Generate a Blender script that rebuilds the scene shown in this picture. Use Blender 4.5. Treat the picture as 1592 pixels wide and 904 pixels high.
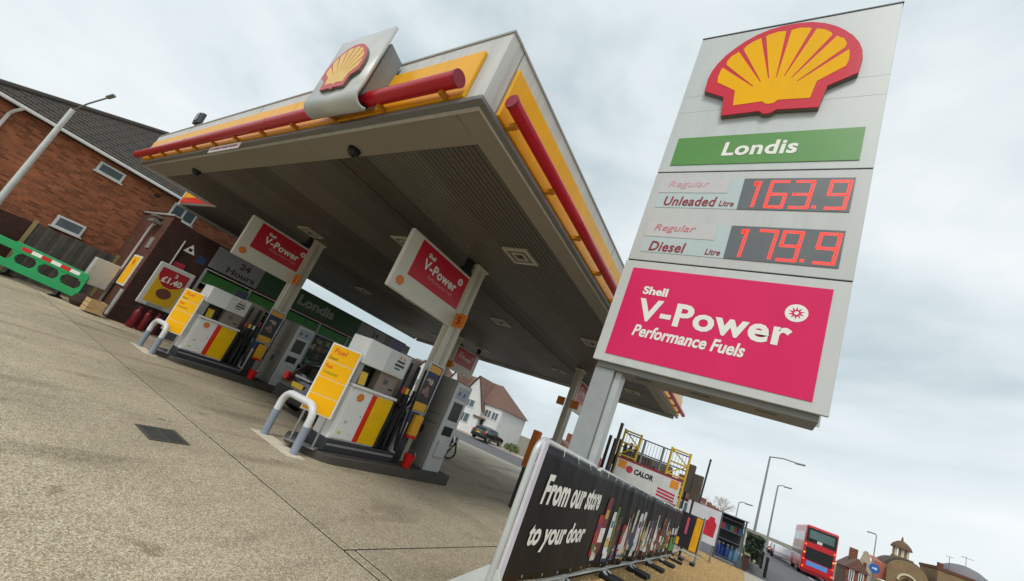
import bpy, math, random
from mathutils import Vector, Matrix
from mathutils.geometry import tessellate_polygon
random.seed(7)
R = math.radians
for o in list(bpy.data.objects): bpy.data.objects.remove(o)
scene = bpy.context.scene
col = scene.collection

# ------------------------------------------------------------------ camera
cam_d = bpy.data.cameras.new('camera')
cam = bpy.data.objects.new('camera', cam_d); col.objects.link(cam)
right = Vector((0.813685, 0.451886, 0.365672)); fwd = Vector((-0.553158, 0.795275, 0.248099))
right.normalize(); fwd = (fwd - right * fwd.dot(right)).normalized(); down = fwd.cross(right)
m = Matrix.Identity(4)
for i in range(3):
    m[i][0] = right[i]; m[i][1] = -down[i]; m[i][2] = -fwd[i]
m[0][3], m[1][3], m[2][3] = 0, 0, 1.6
cam.matrix_world = m
cam_d.sensor_width = 36; cam_d.lens = 36 * 632.03 / 1592
cam_d.shift_y = 43.3 / 1592
cam_d.clip_start = 0.05; cam_d.clip_end = 2000
scene.camera = cam
scene.render.resolution_x = 1024; scene.render.resolution_y = 581

# ------------------------------------------------------------------ sky, sun, exposure
SUN_EL, SUN_AZ = R(52), R(200)
world = bpy.data.worlds.new('World'); scene.world = world; world.use_nodes = True
wn = world.node_tree.nodes; wl = world.node_tree.links
wn.clear()
wo = wn.new('ShaderNodeOutputWorld'); bg = wn.new('ShaderNodeBackground'); bg.inputs['Strength'].default_value = 0.1
sky = wn.new('ShaderNodeTexSky'); sky.sky_type = 'NISHITA'; sky.sun_disc = False
sky.sun_elevation = SUN_EL; sky.sun_rotation = SUN_AZ; sky.dust_density = 2.0
tc = wn.new('ShaderNodeTexCoord')
mp = wn.new('ShaderNodeMapping'); mp.inputs['Scale'].default_value = (0.9, 1.25, 2.3); mp.inputs['Location'].default_value = (7.7, 3.3, 4.2); mp.inputs['Rotation'].default_value = (0.25, 0.2, 0.5)
wl.new(tc.outputs['Generated'], mp.inputs['Vector'])
n1 = wn.new('ShaderNodeTexNoise'); n1.inputs['Scale'].default_value = 1.6; n1.inputs['Detail'].default_value = 7; n1.inputs['Roughness'].default_value = 0.5; n1.inputs['Distortion'].default_value = 0.25
wl.new(mp.outputs[0], n1.inputs['Vector'])
cr = wn.new('ShaderNodeValToRGB')
cr.color_ramp.elements[0].position = 0.36; cr.color_ramp.elements[0].color = (0.49, 0.585, 0.625, 1)
cr.color_ramp.elements[1].position = 0.72; cr.color_ramp.elements[1].color = (0.93, 0.95, 0.96, 1)
e = cr.color_ramp.elements.new(0.5); e.color = (0.71, 0.785, 0.815, 1)
wl.new(n1.outputs['Fac'], cr.inputs['Fac'])
sc = wn.new('ShaderNodeMix'); sc.data_type = 'RGBA'; sc.blend_type = 'MULTIPLY'; sc.inputs[0].default_value = 1.0
sc.inputs[7].default_value = (10, 10, 10, 1)
wl.new(cr.outputs['Color'], sc.inputs[6])
mx = wn.new('ShaderNodeMix'); mx.data_type = 'RGBA'; mx.inputs[0].default_value = 0.93
wl.new(sky.outputs['Color'], mx.inputs[6]); wl.new(sc.outputs[2], mx.inputs[7])
wl.new(mx.outputs[2], bg.inputs['Color']); wl.new(bg.outputs[0], wo.inputs['Surface'])

sd = bpy.data.lights.new('sun', 'SUN'); sd.energy = 1.5; sd.angle = R(18); sd.color = (1.0, 0.965, 0.91)
sun = bpy.data.objects.new('sun', sd); col.objects.link(sun)
sun.rotation_euler = (R(90) - SUN_EL, 0, R(20))
scene.view_settings.view_transform = 'Standard'; scene.view_settings.look = 'None'
scene.view_settings.exposure = 0.15; scene.view_settings.gamma = 1.0
scene.view_settings.use_curve_mapping = False

# ------------------------------------------------------------------ helpers
def lin(h):
    h = h.lstrip('#'); out = []
    for i in (0, 2, 4):
        c = int(h[i:i+2], 16) / 255
        out.append(c / 12.92 if c <= 0.04045 else ((c + 0.055) / 1.055) ** 2.4)
    return tuple(out) + (1,)
MATS = {}
def M(name, base, rough=0.5, metal=0.0, var=0.12, vs=3.0, bump=0.0, bs=40.0, spec=0.5, streak=0.0, coat=0.0):
    if name in MATS: return MATS[name]
    mt = bpy.data.materials.new(name); mt.use_nodes = True
    n = mt.node_tree.nodes; l = mt.node_tree.links
    b = n['Principled BSDF']; c = lin(base) if isinstance(base, str) else tuple(base) + (1,)
    b.inputs['Roughness'].default_value = rough; b.inputs['Metallic'].default_value = metal
    b.inputs['Specular IOR Level'].default_value = spec; b.inputs['Coat Weight'].default_value = coat
    t = n.new('ShaderNodeTexCoord')
    if var > 0:
        no = n.new('ShaderNodeTexNoise'); no.inputs['Scale'].default_value = vs; no.inputs['Detail'].default_value = 6; no.inputs['Roughness'].default_value = 0.65
        mpn = n.new('ShaderNodeMapping')
        if streak > 0: mpn.inputs['Scale'].default_value = (1, 1, 1 - streak)
        l.new(t.outputs['Object'], mpn.inputs['Vector']); l.new(mpn.outputs[0], no.inputs['Vector'])
        r = n.new('ShaderNodeValToRGB')
        r.color_ramp.elements[0].position = 0.25; r.color_ramp.elements[1].position = 0.75
        r.color_ramp.elements[0].color = tuple(x * (1 - var) for x in c[:3]) + (1,)
        r.color_ramp.elements[1].color = tuple(min(1, x * (1 + var)) for x in c[:3]) + (1,)
        l.new(no.outputs['Fac'], r.inputs['Fac']); l.new(r.outputs['Color'], b.inputs['Base Color'])
        mr = n.new('ShaderNodeMapRange'); mr.inputs['To Min'].default_value = max(0, rough - 0.12); mr.inputs['To Max'].default_value = min(1, rough + 0.12)
        l.new(no.outputs['Fac'], mr.inputs['Value']); l.new(mr.outputs[0], b.inputs['Roughness'])
    else:
        b.inputs['Base Color'].default_value = c
    if bump > 0:
        nb = n.new('ShaderNodeTexNoise'); nb.inputs['Scale'].default_value = bs; nb.inputs['Detail'].default_value = 4
        l.new(t.outputs['Object'], nb.inputs['Vector'])
        bp = n.new('ShaderNodeBump'); bp.inputs['Strength'].default_value = bump; bp.inputs['Distance'].default_value = 0.02
        l.new(nb.outputs['Fac'], bp.inputs['Height']); l.new(bp.outputs[0], b.inputs['Normal'])
    MATS[name] = mt
    return mt
def emit(name, base, strength):
    mt = M(name, base, 0.4, var=0); b = mt.node_tree.nodes['Principled BSDF']
    b.inputs['Emission Color'].default_value = lin(base); b.inputs['Emission Strength'].default_value = strength
    return mt
def brick_mat(name, a, bcol, mortar, scale=1.0, axis='x'):
    if name in MATS: return MATS[name]
    mt = bpy.data.materials.new(name); mt.use_nodes = True
    n = mt.node_tree.nodes; l = mt.node_tree.links; b = n['Principled BSDF']; b.inputs['Roughness'].default_value = 0.9
    t = n.new('ShaderNodeTexCoord'); s = n.new('ShaderNodeSeparateXYZ'); cmb = n.new('ShaderNodeCombineXYZ')
    l.new(t.outputs['Object'], s.inputs[0]); l.new(s.outputs[1 if axis == 'x' else 0], cmb.inputs[0]); l.new(s.outputs[2], cmb.inputs[1])
    br = n.new('ShaderNodeTexBrick'); br.inputs['Scale'].default_value = 1.0
    br.inputs['Brick Width'].default_value = 0.225 * scale; br.inputs['Row Height'].default_value = 0.075 * scale; br.inputs['Mortar Size'].default_value = 0.008 * scale
    br.inputs['Color1'].default_value = lin(a); br.inputs['Color2'].default_value = lin(bcol); br.inputs['Mortar'].default_value = lin(mortar); br.inputs['Bias'].default_value = -0.1
    l.new(cmb.outputs[0], br.inputs['Vector'])
    no = n.new('ShaderNodeTexNoise'); no.inputs['Scale'].default_value = 1.6; no.inputs['Detail'].default_value = 8; no.inputs['Roughness'].default_value = .7
    l.new(t.outputs['Object'], no.inputs['Vector'])
    mr = n.new('ShaderNodeMapRange'); mr.inputs['To Min'].default_value = 0.45; mr.inputs['To Max'].default_value = 1.5
    l.new(no.outputs['Fac'], mr.inputs['Value'])
    mu = n.new('ShaderNodeMix'); mu.data_type = 'RGBA'; mu.blend_type = 'MULTIPLY'; mu.inputs[0].default_value = 1
    l.new(br.outputs['Color'], mu.inputs[6]); l.new(mr.outputs[0], mu.inputs[7]); l.new(mu.outputs[2], b.inputs['Base Color'])
    bp = n.new('ShaderNodeBump'); bp.inputs['Strength'].default_value = 0.6; bp.inputs['Distance'].default_value = 0.012; bp.invert = True
    l.new(br.outputs['Fac'], bp.inputs['Height']); l.new(bp.outputs[0], b.inputs['Normal'])
    MATS[name] = mt
    return mt

class MB:
    def __init__(s): s.v = []; s.f = []
    def add(s, v, f):
        k = len(s.v); s.v += [tuple(p) for p in v]; s.f += [tuple(i + k for i in q) for q in f]; return s
    def box(s, x0, x1, y0, y1, z0, z1):
        if x0 > x1: x0, x1 = x1, x0
        if y0 > y1: y0, y1 = y1, y0
        if z0 > z1: z0, z1 = z1, z0
        return s.add([(x0,y0,z0),(x1,y0,z0),(x1,y1,z0),(x0,y1,z0),(x0,y0,z1),(x1,y0,z1),(x1,y1,z1),(x0,y1,z1)],
              [(0,3,2,1),(4,5,6,7),(0,1,5,4),(1,2,6,5),(2,3,7,6),(3,0,4,7)])
    def hexa(s, p):      # eight corners: bottom ring then top ring
        return s.add(p, [(0,3,2,1),(4,5,6,7),(0,1,5,4),(1,2,6,5),(2,3,7,6),(3,0,4,7)])
    def obox(s, c, ax, ay, az):   # centre and three half vectors
        c = Vector(c); ax = Vector(ax); ay = Vector(ay); az = Vector(az); p = []
        for k in (-1, 1):
            for i, j in ((-1,-1),(1,-1),(1,1),(-1,1)): p.append(c + ax*i + ay*j + az*k)
        return s.hexa(p)
    def ring(s, p0, p1, r0, r1=None, n=12, cap=True):
        p0 = Vector(p0); p1 = Vector(p1); r1 = r0 if r1 is None else r1
        d = (p1 - p0).normalized(); u = d.orthogonal().normalized(); w = d.cross(u); v = []
        for p, r in ((p0, r0), (p1, r1)):
            for i in range(n):
                a = 2*math.pi*i/n; v.append(p + u*math.cos(a)*r + w*math.sin(a)*r)
        f = [(i, (i+1) % n, n+(i+1) % n, n+i) for i in range(n)]
        if cap: f += [tuple(range(n-1, -1, -1)), tuple(range(n, 2*n))]
        return s.add(v, f)
    def tube(s, path, r, n=8):
        P = [Vector(p) for p in path]; v = []; u = None
        rr = r if isinstance(r, (list, tuple)) else [r]*len(P)
        for i, p in enumerate(P):
            d = (P[min(i+1, len(P)-1)] - P[max(i-1, 0)]).normalized()
            if u is None: u = d.orthogonal().normalized()
            u = (u - d*u.dot(d)).normalized(); w = d.cross(u)
            for k in range(n):
                a = 2*math.pi*k/n; v.append(p + (u*math.cos(a) + w*math.sin(a))*rr[i])
        f = []
        for i in range(len(P)-1):
            for k in range(n):
                f.append((i*n+k, i*n+(k+1) % n, (i+1)*n+(k+1) % n, (i+1)*n+k))
        f += [tuple(range(n-1, -1, -1)), tuple(range((len(P)-1)*n, len(P)*n))]
        return s.add(v, f)
    def lathe(s, c, prof, n=16):     # profile of (radius, z) about a vertical axis
        v = []; c = Vector(c)
        for r, z in prof:
            for k in range(n):
                a = 2*math.pi*k/n; v.append(c + Vector((r*math.cos(a), r*math.sin(a), z)))
        f = []
        for i in range(len(prof)-1):
            for k in range(n): f.append((i*n+k, i*n+(k+1) % n, (i+1)*n+(k+1) % n, (i+1)*n+k))
        f += [tuple(range(n-1, -1, -1)), tuple(range((len(prof)-1)*n, len(prof)*n))]
        return s.add(v, f)
    def prism(s, poly, o, ux, uy, depth, back=0.0):   # polygon in plane o+ux*a+uy*b, thickness along normal ux x uy
        o = Vector(o); ux = Vector(ux); uy = Vector(uy); nn = ux.cross(uy).normalized()
        P = [o + ux*a + uy*b for a, b in poly]; k = len(P)
        tri = tessellate_polygon([[Vector((a, b, 0)) for a, b in poly]])
        area = sum(poly[i][0]*poly[(i+1) % k][1] - poly[(i+1) % k][0]*poly[i][1] for i in range(k))
        v = [p + nn*back for p in P] + [p + nn*(back+depth) for p in P]
        f = []
        for t in tri:
            a, b, c = t
            sg = (poly[b][0]-poly[a][0])*(poly[c][1]-poly[a][1]) - (poly[b][1]-poly[a][1])*(poly[c][0]-poly[a][0])
            if sg < 0: b, c = c, b
            f.append((a+k, b+k, c+k)); f.append((a, c, b))
        for i in range(k):
            j = (i+1) % k
            f.append((i, j, j+k, i+k) if area > 0 else (j, i, i+k, j+k))
        return s.add(v, f)
    def off(s, d):
        s.v = [(p[0]-d[0], p[1]-d[1], p[2]-d[2]) for p in s.v]; return s
    def mesh(s, name):
        me = bpy.data.meshes.new(name); me.from_pydata(s.v, [], s.f); me.update(); return me

def obj(name, mb, mat, parent=None, smooth=False, bevel=0.0, seg=2):
    me = mb.mesh(name) if isinstance(mb, MB) else mb
    if parent is not None and isinstance(mb, MB):
        root = parent
        while root.parent: root = root.parent
        org = root.get('_o')
        if org is not None: me.transform(Matrix.Translation(-Vector(org)))
    o = bpy.data.objects.new(name, me); col.objects.link(o)
    if mat is not None and not me.materials: me.materials.append(mat)
    if parent is not None: o.parent = parent
    if smooth:
        me.polygons.foreach_set('use_smooth', [True]*len(me.polygons))
        try: me.set_sharp_from_angle(angle=R(38))
        except Exception: pass
    if bevel > 0:
        md = o.modifiers.new('bevel', 'BEVEL'); md.width = bevel; md.segments = seg; md.limit_method = 'ANGLE'; md.angle_limit = R(40); md.harden_normals = False
    return o
def tag(o, label, cat, group=None, kind=None):
    if label: o['label'] = label
    if cat: o['category'] = cat
    if group: o['group'] = group
    if kind: o['kind'] = kind
    return o
def thing(name, label, cat, loc, group=None):
    o = bpy.data.objects.new(name, None); col.objects.link(o); o.location = loc; o.empty_display_size = 0.2
    o['_o'] = tuple(loc)
    return tag(o, label, cat, group)
def solo(name, mb, mat, label, cat, loc, group=None, smooth=False, bevel=0.0, kind=None):
    me = mb.mesh(name); me.transform(Matrix.Translation(-Vector(loc)))
    o = obj(name, me, mat, None, smooth, bevel); o.location = loc
    return tag(o, label, cat, group, kind)
def struct(name, mb, mat, label=None, parent=None):
    o = obj(name, mb, mat, parent)
    if parent is None: o['kind'] = 'structure'
    if label: o['label'] = label
    return o
def copy_tree(src, parent=None):
    c = src.copy(); col.objects.link(c); c.parent = parent
    for ch in list(src.children): copy_tree(ch, c)
    return c
X3, Y3, Z3 = Vector((1,0,0)), Vector((0,1,0)), Vector((0,0,1))
def text(name, s, o, ux, uy, w, h, mat, parent, bold=0.0, depth=0.004, shear=0.0, space=1.0):
    """flat lettering: lower-left corner o, reading along ux, up uy, fitted to w x h metres"""
    cu = bpy.data.curves.new(name, 'FONT'); cu.body = s; cu.size = 1; cu.offset = bold; cu.shear = shear; cu.resolution_u = 3; cu.space_character = space
    t = bpy.data.objects.new(name, cu); col.objects.link(t)
    dg = bpy.context.evaluated_depsgraph_get()
    me = bpy.data.meshes.new_from_object(t.evaluated_get(dg)); bpy.data.objects.remove(t)
    xs = [v.co.x for v in me.vertices]; ys = [v.co.y for v in me.vertices]
    x0, x1, y0, y1 = min(xs), max(xs), min(ys), max(ys)
    sx = w/(x1-x0); sy = h/(y1-y0)
    ux = Vector(ux); uy = Vector(uy); nn = ux.cross(uy); o = Vector(o); mb = MB()
    V = [o + ux*((v.co.x-x0)*sx) + uy*((v.co.y-y0)*sy) + nn*depth for v in me.vertices]
    mb.add(V, [tuple(p.vertices) for p in me.polygons]); bpy.data.meshes.remove(me)
    return obj(name, mb, mat, parent)

# pecten emblem outline (unit: half width about 1)
_oh = [(0,-.995),(.055,-.985),(.11,-.93),(.62,-.955),(.665,-.57),(.83,-.475),(.985,-.39),(1.0,-.13),(.975,.05),(.925,.2),(.84,.36),(.73,.5),(.6,.63),(.45,.735),(.28,.81),(.12,.838),(0,.842)]
PECT = _oh + [(-a, b) for a, b in _oh[-2:0:-1]]
_go = [(0,.69),(.335,.645),(.615,.425),(.795,.115)]; _gi = [(0,-.27),(.1,-.285),(.2,-.335),(.285,-.415)]
def pect_inner():
    half = [(0,-.81),(.06,-.795),(.1,-.745),(.49,-.77),(.525,-.46),(.76,-.28),(.825,-.235),(.845,-.12),(.835,.02)]
    tips = [[(.83,.055)], [(.78,.22),(.735,.325),(.675,.37)], [(.56,.5),(.47,.585),(.39,.625)], [(.27,.68),(.15,.715),(.05,.70)]]
    pts = list(half)
    for k in (3, 2, 1, 0):
        go, gi = _go[k], _gi[k]; w = 0.034; d = Vector((go[0]-gi[0], go[1]-gi[1])).normalized(); nrm = Vector((d.y, -d.x))
        a = Vector(go) + nrm*w; c = Vector(go) - nrm*w; b = Vector(gi)
        if k == 0:
            pts += [(a.x, a.y), (b.x+.006, b.y), (b.x, b.y-.012)]
        else:
            pts += [(a.x, a.y), (b.x+nrm.x*.006, b.y+nrm.y*.006), (b.x-nrm.x*.006, b.y-nrm.y*.006), (c.x, c.y)] + tips[4-k]
    right = pts; left = [(-a, b) for a, b in right[-2:0:-1]]
    return right + left
PECY = pect_inner()
def emblem(parent, c, ux, uy, r, mred, myel, depth=0.05, name='emblem'):
    """raised red scallop with yellow inlay, c = centre, r = half width"""
    ux = Vector(ux); uy = Vector(uy); nn = ux.cross(uy)
    if depth > .02:
        a = obj(name, MB().prism([(p*r, q*r) for p, q in PECT], c, ux, uy, depth*.82), M('emblem_return', '#6d6660', .5, var=.15), parent)
        fc_ = obj('red_face', MB().prism([(p*r*.998, q*r*.998) for p, q in PECT], Vector(c) + nn*depth*.82, ux, uy, depth*.18), mred, a, bevel=min(.006, depth*.08))
        obj('yellow_inlay', MB().prism([(p*r, q*r) for p, q in PECY], Vector(c) + nn*depth, ux, uy, max(.002, depth*.06)), myel, a, bevel=min(.004, depth*.03))
        return a
    a = obj(name, MB().prism([(p*r, q*r) for p, q in PECT], c, ux, uy, depth), mred, parent)
    obj('yellow_inlay', MB().prism([(p*r, q*r) for p, q in PECY], Vector(c) + nn*depth, ux, uy, max(.002, depth*.08)), myel, a)
    return a
def disc_logo(parent, c, ux, uy, r):
    """tiny scallop badge on a pump"""
    return emblem(parent, c, ux, uy, r, M('badge_red', '#c8401c', .4), M('badge_yellow', '#e8871c', .4), 0.004, 'badge')

# ------------------------------------------------------------------ materials
def concrete():
    mt = bpy.data.materials.new('exposed_aggregate_concrete'); mt.use_nodes = True
    n = mt.node_tree.nodes; l = mt.node_tree.links; b = n['Principled BSDF']
    t = n.new('ShaderNodeTexCoord')
    def noise(s, d=4, r=.6):
        q = n.new('ShaderNodeTexNoise'); q.inputs['Scale'].default_value = s; q.inputs['Detail'].default_value = d; q.inputs['Roughness'].default_value = r
        l.new(t.outputs['Object'], q.inputs['Vector']); return q
    big = noise(.42, 7, .62); mid = noise(11, 6, .7)
    v = n.new('ShaderNodeTexVoronoi'); v.inputs['Scale'].default_value = 105; l.new(t.outputs['Object'], v.inputs['Vector'])
    r1 = n.new('ShaderNodeValToRGB'); r1.color_ramp.elements[0].position = .0; r1.color_ramp.elements[1].position = 1
    r1.color_ramp.elements[0].color = lin('#6a6053'); r1.color_ramp.elements[1].color = lin('#f4eee2')
    e_ = r1.color_ramp.elements.new(.5); e_.color = lin('#b8aa8b')
    sp = n.new('ShaderNodeSeparateColor'); l.new(v.outputs['Color'], sp.inputs[0]); l.new(sp.outputs[0], r1.inputs['Fac'])
    r2 = n.new('ShaderNodeValToRGB'); r2.color_ramp.elements[0].position = .32; r2.color_ramp.elements[1].position = .72
    r2.color_ramp.elements[0].color = lin('#a39374'); r2.color_ramp.elements[1].color = lin('#cbbea2')
    l.new(mid.outputs['Fac'], r2.inputs['Fac'])
    m1 = n.new('ShaderNodeMix'); m1.data_type = 'RGBA'; m1.inputs[0].default_value = .4
    l.new(r1.outputs[0], m1.inputs[6]); l.new(r2.outputs[0], m1.inputs[7])
    r3 = n.new('ShaderNodeValToRGB'); r3.color_ramp.elements[0].position = .3; r3.color_ramp.elements[1].position = .68
    r3.color_ramp.elements[0].color = (.74, .72, .69, 1); r3.color_ramp.elements[1].color = (1.12, 1.1, 1.06, 1)
    l.new(big.outputs['Fac'], r3.inputs['Fac'])
    m2 = n.new('ShaderNodeMix'); m2.data_type = 'RGBA'; m2.blend_type = 'MULTIPLY'; m2.inputs[0].default_value = 1
    l.new(m1.outputs[2], m2.inputs[6]); l.new(r3.outputs[0], m2.inputs[7])
    # oil and tyre stains with long streaks
    mpn = n.new('ShaderNodeMapping'); mpn.inputs['Scale'].default_value = (.9, .25, 1); l.new(t.outputs['Object'], mpn.inputs['Vector'])
    st = n.new('ShaderNodeTexNoise'); st.inputs['Scale'].default_value = 1.4; st.inputs['Detail'].default_value = 6; l.new(mpn.outputs[0], st.inputs['Vector'])
    r4 = n.new('ShaderNodeValToRGB'); r4.color_ramp.elements[0].position = .55; r4.color_ramp.elements[1].position = .76
    r4.color_ramp.elements[0].color = (1, 1, 1, 1); r4.color_ramp.elements[1].color = (.42, .39, .36, 1)
    l.new(st.outputs['Fac'], r4.inputs['Fac'])
    m3 = n.new('ShaderNodeMix'); m3.data_type = 'RGBA'; m3.blend_type = 'MULTIPLY'; m3.inputs[0].default_value = .85
    l.new(m2.outputs[2], m3.inputs[6]); l.new(r4.outputs[0], m3.inputs[7])
    dn = noise(2.6, 3, .5); dr_ = n.new('ShaderNodeValToRGB'); dr_.color_ramp.elements[0].position = .66; dr_.color_ramp.elements[1].position = .74
    dr_.color_ramp.elements[0].color = (1, 1, 1, 1); dr_.color_ramp.elements[1].color = (.55, .52, .48, 1); l.new(dn.outputs['Fac'], dr_.inputs['Fac'])
    m4 = n.new('ShaderNodeMix'); m4.data_type = 'RGBA'; m4.blend_type = 'MULTIPLY'; m4.inputs[0].default_value = .8
    l.new(m3.outputs[2], m4.inputs[6]); l.new(dr_.outputs[0], m4.inputs[7])
    oi = n.new('ShaderNodeObjectInfo'); om = n.new('ShaderNodeMapRange'); om.inputs['To Min'].default_value = .84; om.inputs['To Max'].default_value = 1.06
    l.new(oi.outputs['Random'], om.inputs['Value'])
    m5 = n.new('ShaderNodeMix'); m5.data_type = 'RGBA'; m5.blend_type = 'MULTIPLY'; m5.inputs[0].default_value = 1
    l.new(m4.outputs[2], m5.inputs[6]); l.new(om.outputs[0], m5.inputs[7]); l.new(m5.outputs[2], b.inputs['Base Color'])
    b.inputs['Roughness'].default_value = .82
    bp = n.new('ShaderNodeBump'); bp.inputs['Strength'].default_value = .55; bp.inputs['Distance'].default_value = .006
    l.new(v.outputs['Distance'], bp.inputs['Height']); l.new(bp.outputs[0], b.inputs['Normal'])
    return mt
CONC = concrete()
GREY = M('grey_fascia_paint', '#c6c7c3', .45, var=.16, vs=6, streak=.9)
SIGNGREY = M('sign_grey_panel', '#c0c6c4', .4, var=.07, vs=5, streak=.9)
YEL = M('yellow_panel_paint', '#f0ae0a', .36, var=.1, vs=5, streak=.88, spec=.4)
RED = M('red_gloss_paint', '#b80a22', .3, var=.06, vs=1.5, coat=.15, spec=.35)
EMR = M('emblem_red', '#cc1c38', .5, var=.08, vs=4, streak=.85, spec=.25); EMY = M('emblem_yellow', '#f2b400', .6, var=.06, vs=4, streak=.85, spec=.12)
WHITE = M('white_paint', '#e6e6e2', .4, var=.05); LETTER = M('white_lettering', '#ecebe4', .5, var=0)
CREAM = M('cream_column_paint', '#c9c3b0', .45, var=.08, vs=2)
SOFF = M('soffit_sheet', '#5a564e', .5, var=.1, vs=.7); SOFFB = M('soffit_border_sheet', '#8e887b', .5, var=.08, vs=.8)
BLACK = M('black_plastic', '#101011', .4, var=.1); DARK = M('dark_grey_metal', '#33343a', .5, var=.12)
MIDGREY = M('grey_metal', '#7f807e', .45, metal=.3, var=.1); STEEL = M('galvanised_steel', '#a9adb0', .38, metal=.7, var=.12, vs=12)
ORANGE = M('orange_plastic', '#d87a0a', .45); TAUPE = M('taupe_panel', '#8d7f72', .5, var=.06)
PINK = M('magenta_panel', '#dc2060', .3, var=.07, vs=1.2, streak=.6, spec=.3); PRED = M('sign_red_panel', '#c00020', .35, var=.05)
GREEN = M('shop_green', '#2f8a2a', .4, var=.05); SGREEN = M('sign_green', '#4d8c3a', .4, var=.05)
BLUE = M('sticker_blue', '#2a58a8', .4, var=.05); REDP = M('red_plastic', '#cf1414', .4, var=.08)
YSIGN = M('price_board_yellow', '#ffba08', .5, var=.04, spec=.2)
ASPH = M('asphalt', '#5d5d5f', .85, var=.18, vs=.6, bump=.4, bs=60); PAVE = M('pavement_slabs', '#a89f90', .85, var=.12, vs=1.2)
KERBM = M('kerb_concrete', '#4f4b44', .85, var=.25, vs=3, bump=.3); EARTH = M('far_ground', '#6f6a58', .95, var=.2, vs=.2)
GLASS = M('dark_window_glass', '#4b5a60', .08, var=.25, vs=.6, spec=.8); RUBBER = M('rubber', '#0c0c0d', .6, var=.1)

# ------------------------------------------------------------------ ground
def gz(y): return -0.03*min(max(y-3.24, 0), 14)
def strip(x0, x1, ys, dz, x_of=None):
    mb = MB(); v = []; f = []
    for y in ys: v += [(x0, y, gz(y)+dz), (x1, y, gz(y)+dz)]
    for i in range(len(ys)-1): f.append((2*i, 2*i+1, 2*i+3, 2*i+2))
    return mb.add(v, f)
YS = [-60, 3.24, 7.22, 11.2, 15.2, 17.24, 21.9]
far = struct('ground', MB().add([(-900,-900,-.75),(900,-900,-.75),(900,1200,-.75),(-900,1200,-.75)], [(0,1,2,3)]), EARTH)
fore = struct('forecourt', strip(-40, -2.02, YS, -.007), M('joint_filler', '#2b2722', .95, var=.2))
def slab(x0, x1, y0, y1):
    g = .014; x0 += g; x1 -= g; y0 += g; y1 -= g
    mb = MB().hexa([(x0,y0,gz(y0)-.12),(x1,y0,gz(y0)-.12),(x1,y1,gz(y1)-.12),(x0,y1,gz(y1)-.12),(x0,y0,gz(y0)),(x1,y0,gz(y0)),(x1,y1,gz(y1)),(x0,y1,gz(y1))])
    obj('slab', mb, CONC, fore, bevel=.006, seg=1)
xs_main = [-39.9, -31.5, -24.3, -17.2, -10.1, -3.05]
ysl = [-16.7, -12.7, -8.7, -4.7, -.74, 3.24, 7.22, 11.2, 15.2, 17.24, 21.85]
for j in range(len(ysl)-1):
    xs_ = xs_main if ysl[j] > 3 else [-39.9, -17.2, 1.55, 5.5]
    for i in range(len(xs_)-1): slab(xs_[i], xs_[i+1], ysl[j], ysl[j+1])
ysr = [3.38, 7.3, 11.2, 15.2, 17.24, 21.85]
slab(-3.05, 1.55, 3.24, 3.38); slab(-2.05, 1.55, 3.38, 3.39+.03)
for j in range(len(ysr)-1): slab(-3.05, -2.05, ysr[j], ysr[j+1])
struct('side_street', MB().box(-260, 1.58, 26, 37, -.75, -.52), ASPH)
struct('near_pavement', MB().box(-260, -2.0, 21.9, 26, -.75, -.42), PAVE)
struct('far_pavement', MB().box(-260, 1.58, 37, 40.5, -.75, -.42), PAVE)
struct('main_road', strip(1.6, 10.2, [3.4, 7.22, 11.2, 15.2, 17.24, 60, 300], -.11), ASPH)
struct('roadside_pavement', strip(.45, 1.6, [3.4, 7.22, 11.2, 15.2, 17.24, 26], .01).add([(.45,37,-.41),(1.6,37,-.41),(1.6,300,-.41),(.45,300,-.41)], [(0,1,2,3)]), PAVE)
struct('far_side_pavement', strip(10.2, 12.5, [3.4, 17.24, 300], .0), PAVE)
for i in range(24):
    struct('road_marking', MB().add([(5.85,8+i*6,gz(8+i*6)-.1055),(5.97,8+i*6,gz(8+i*6)-.1055),(5.97,11+i*6,gz(11+i*6)-.1055),(5.85,11+i*6,gz(11+i*6)-.1055)], [(0,1,2,3)]), LETTER)
# gravel bed between the forecourt and the pavement
gm = M('tan_gravel', '#a98a58', .95, var=.35, vs=28, bump=1.0, bs=70)
bed = struct('gravel_bed', strip(-2.0, .45, [3.4, 7.22, 11.2, 15.2, 17.24, 26], .012), gm)
mb = MB()
for i in range(5200):
    x = random.uniform(-1.95, .42); y = 4.5 + 21*random.random()**1.4; s = random.uniform(.012, .035); z = gz(y) + .012
    a = random.uniform(0, 6.28); c, d = math.cos(a)*s, math.sin(a)*s
    mb.add([(x+c,y+d,z),(x-d,y+c,z),(x-c,y-d,z),(x+d,y-c,z),(x+random.uniform(-.4,.4)*s,y+random.uniform(-.4,.4)*s,z+s*.9)], [(0,1,4),(1,2,4),(2,3,4),(3,0,4)])
tag(obj('gravel', mb, M('gravel_stones', '#b89a66', .95, var=.5, vs=9)), 'loose tan gravel scattered along the roadside bed by the banner fence', 'gravel', kind='stuff')
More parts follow.
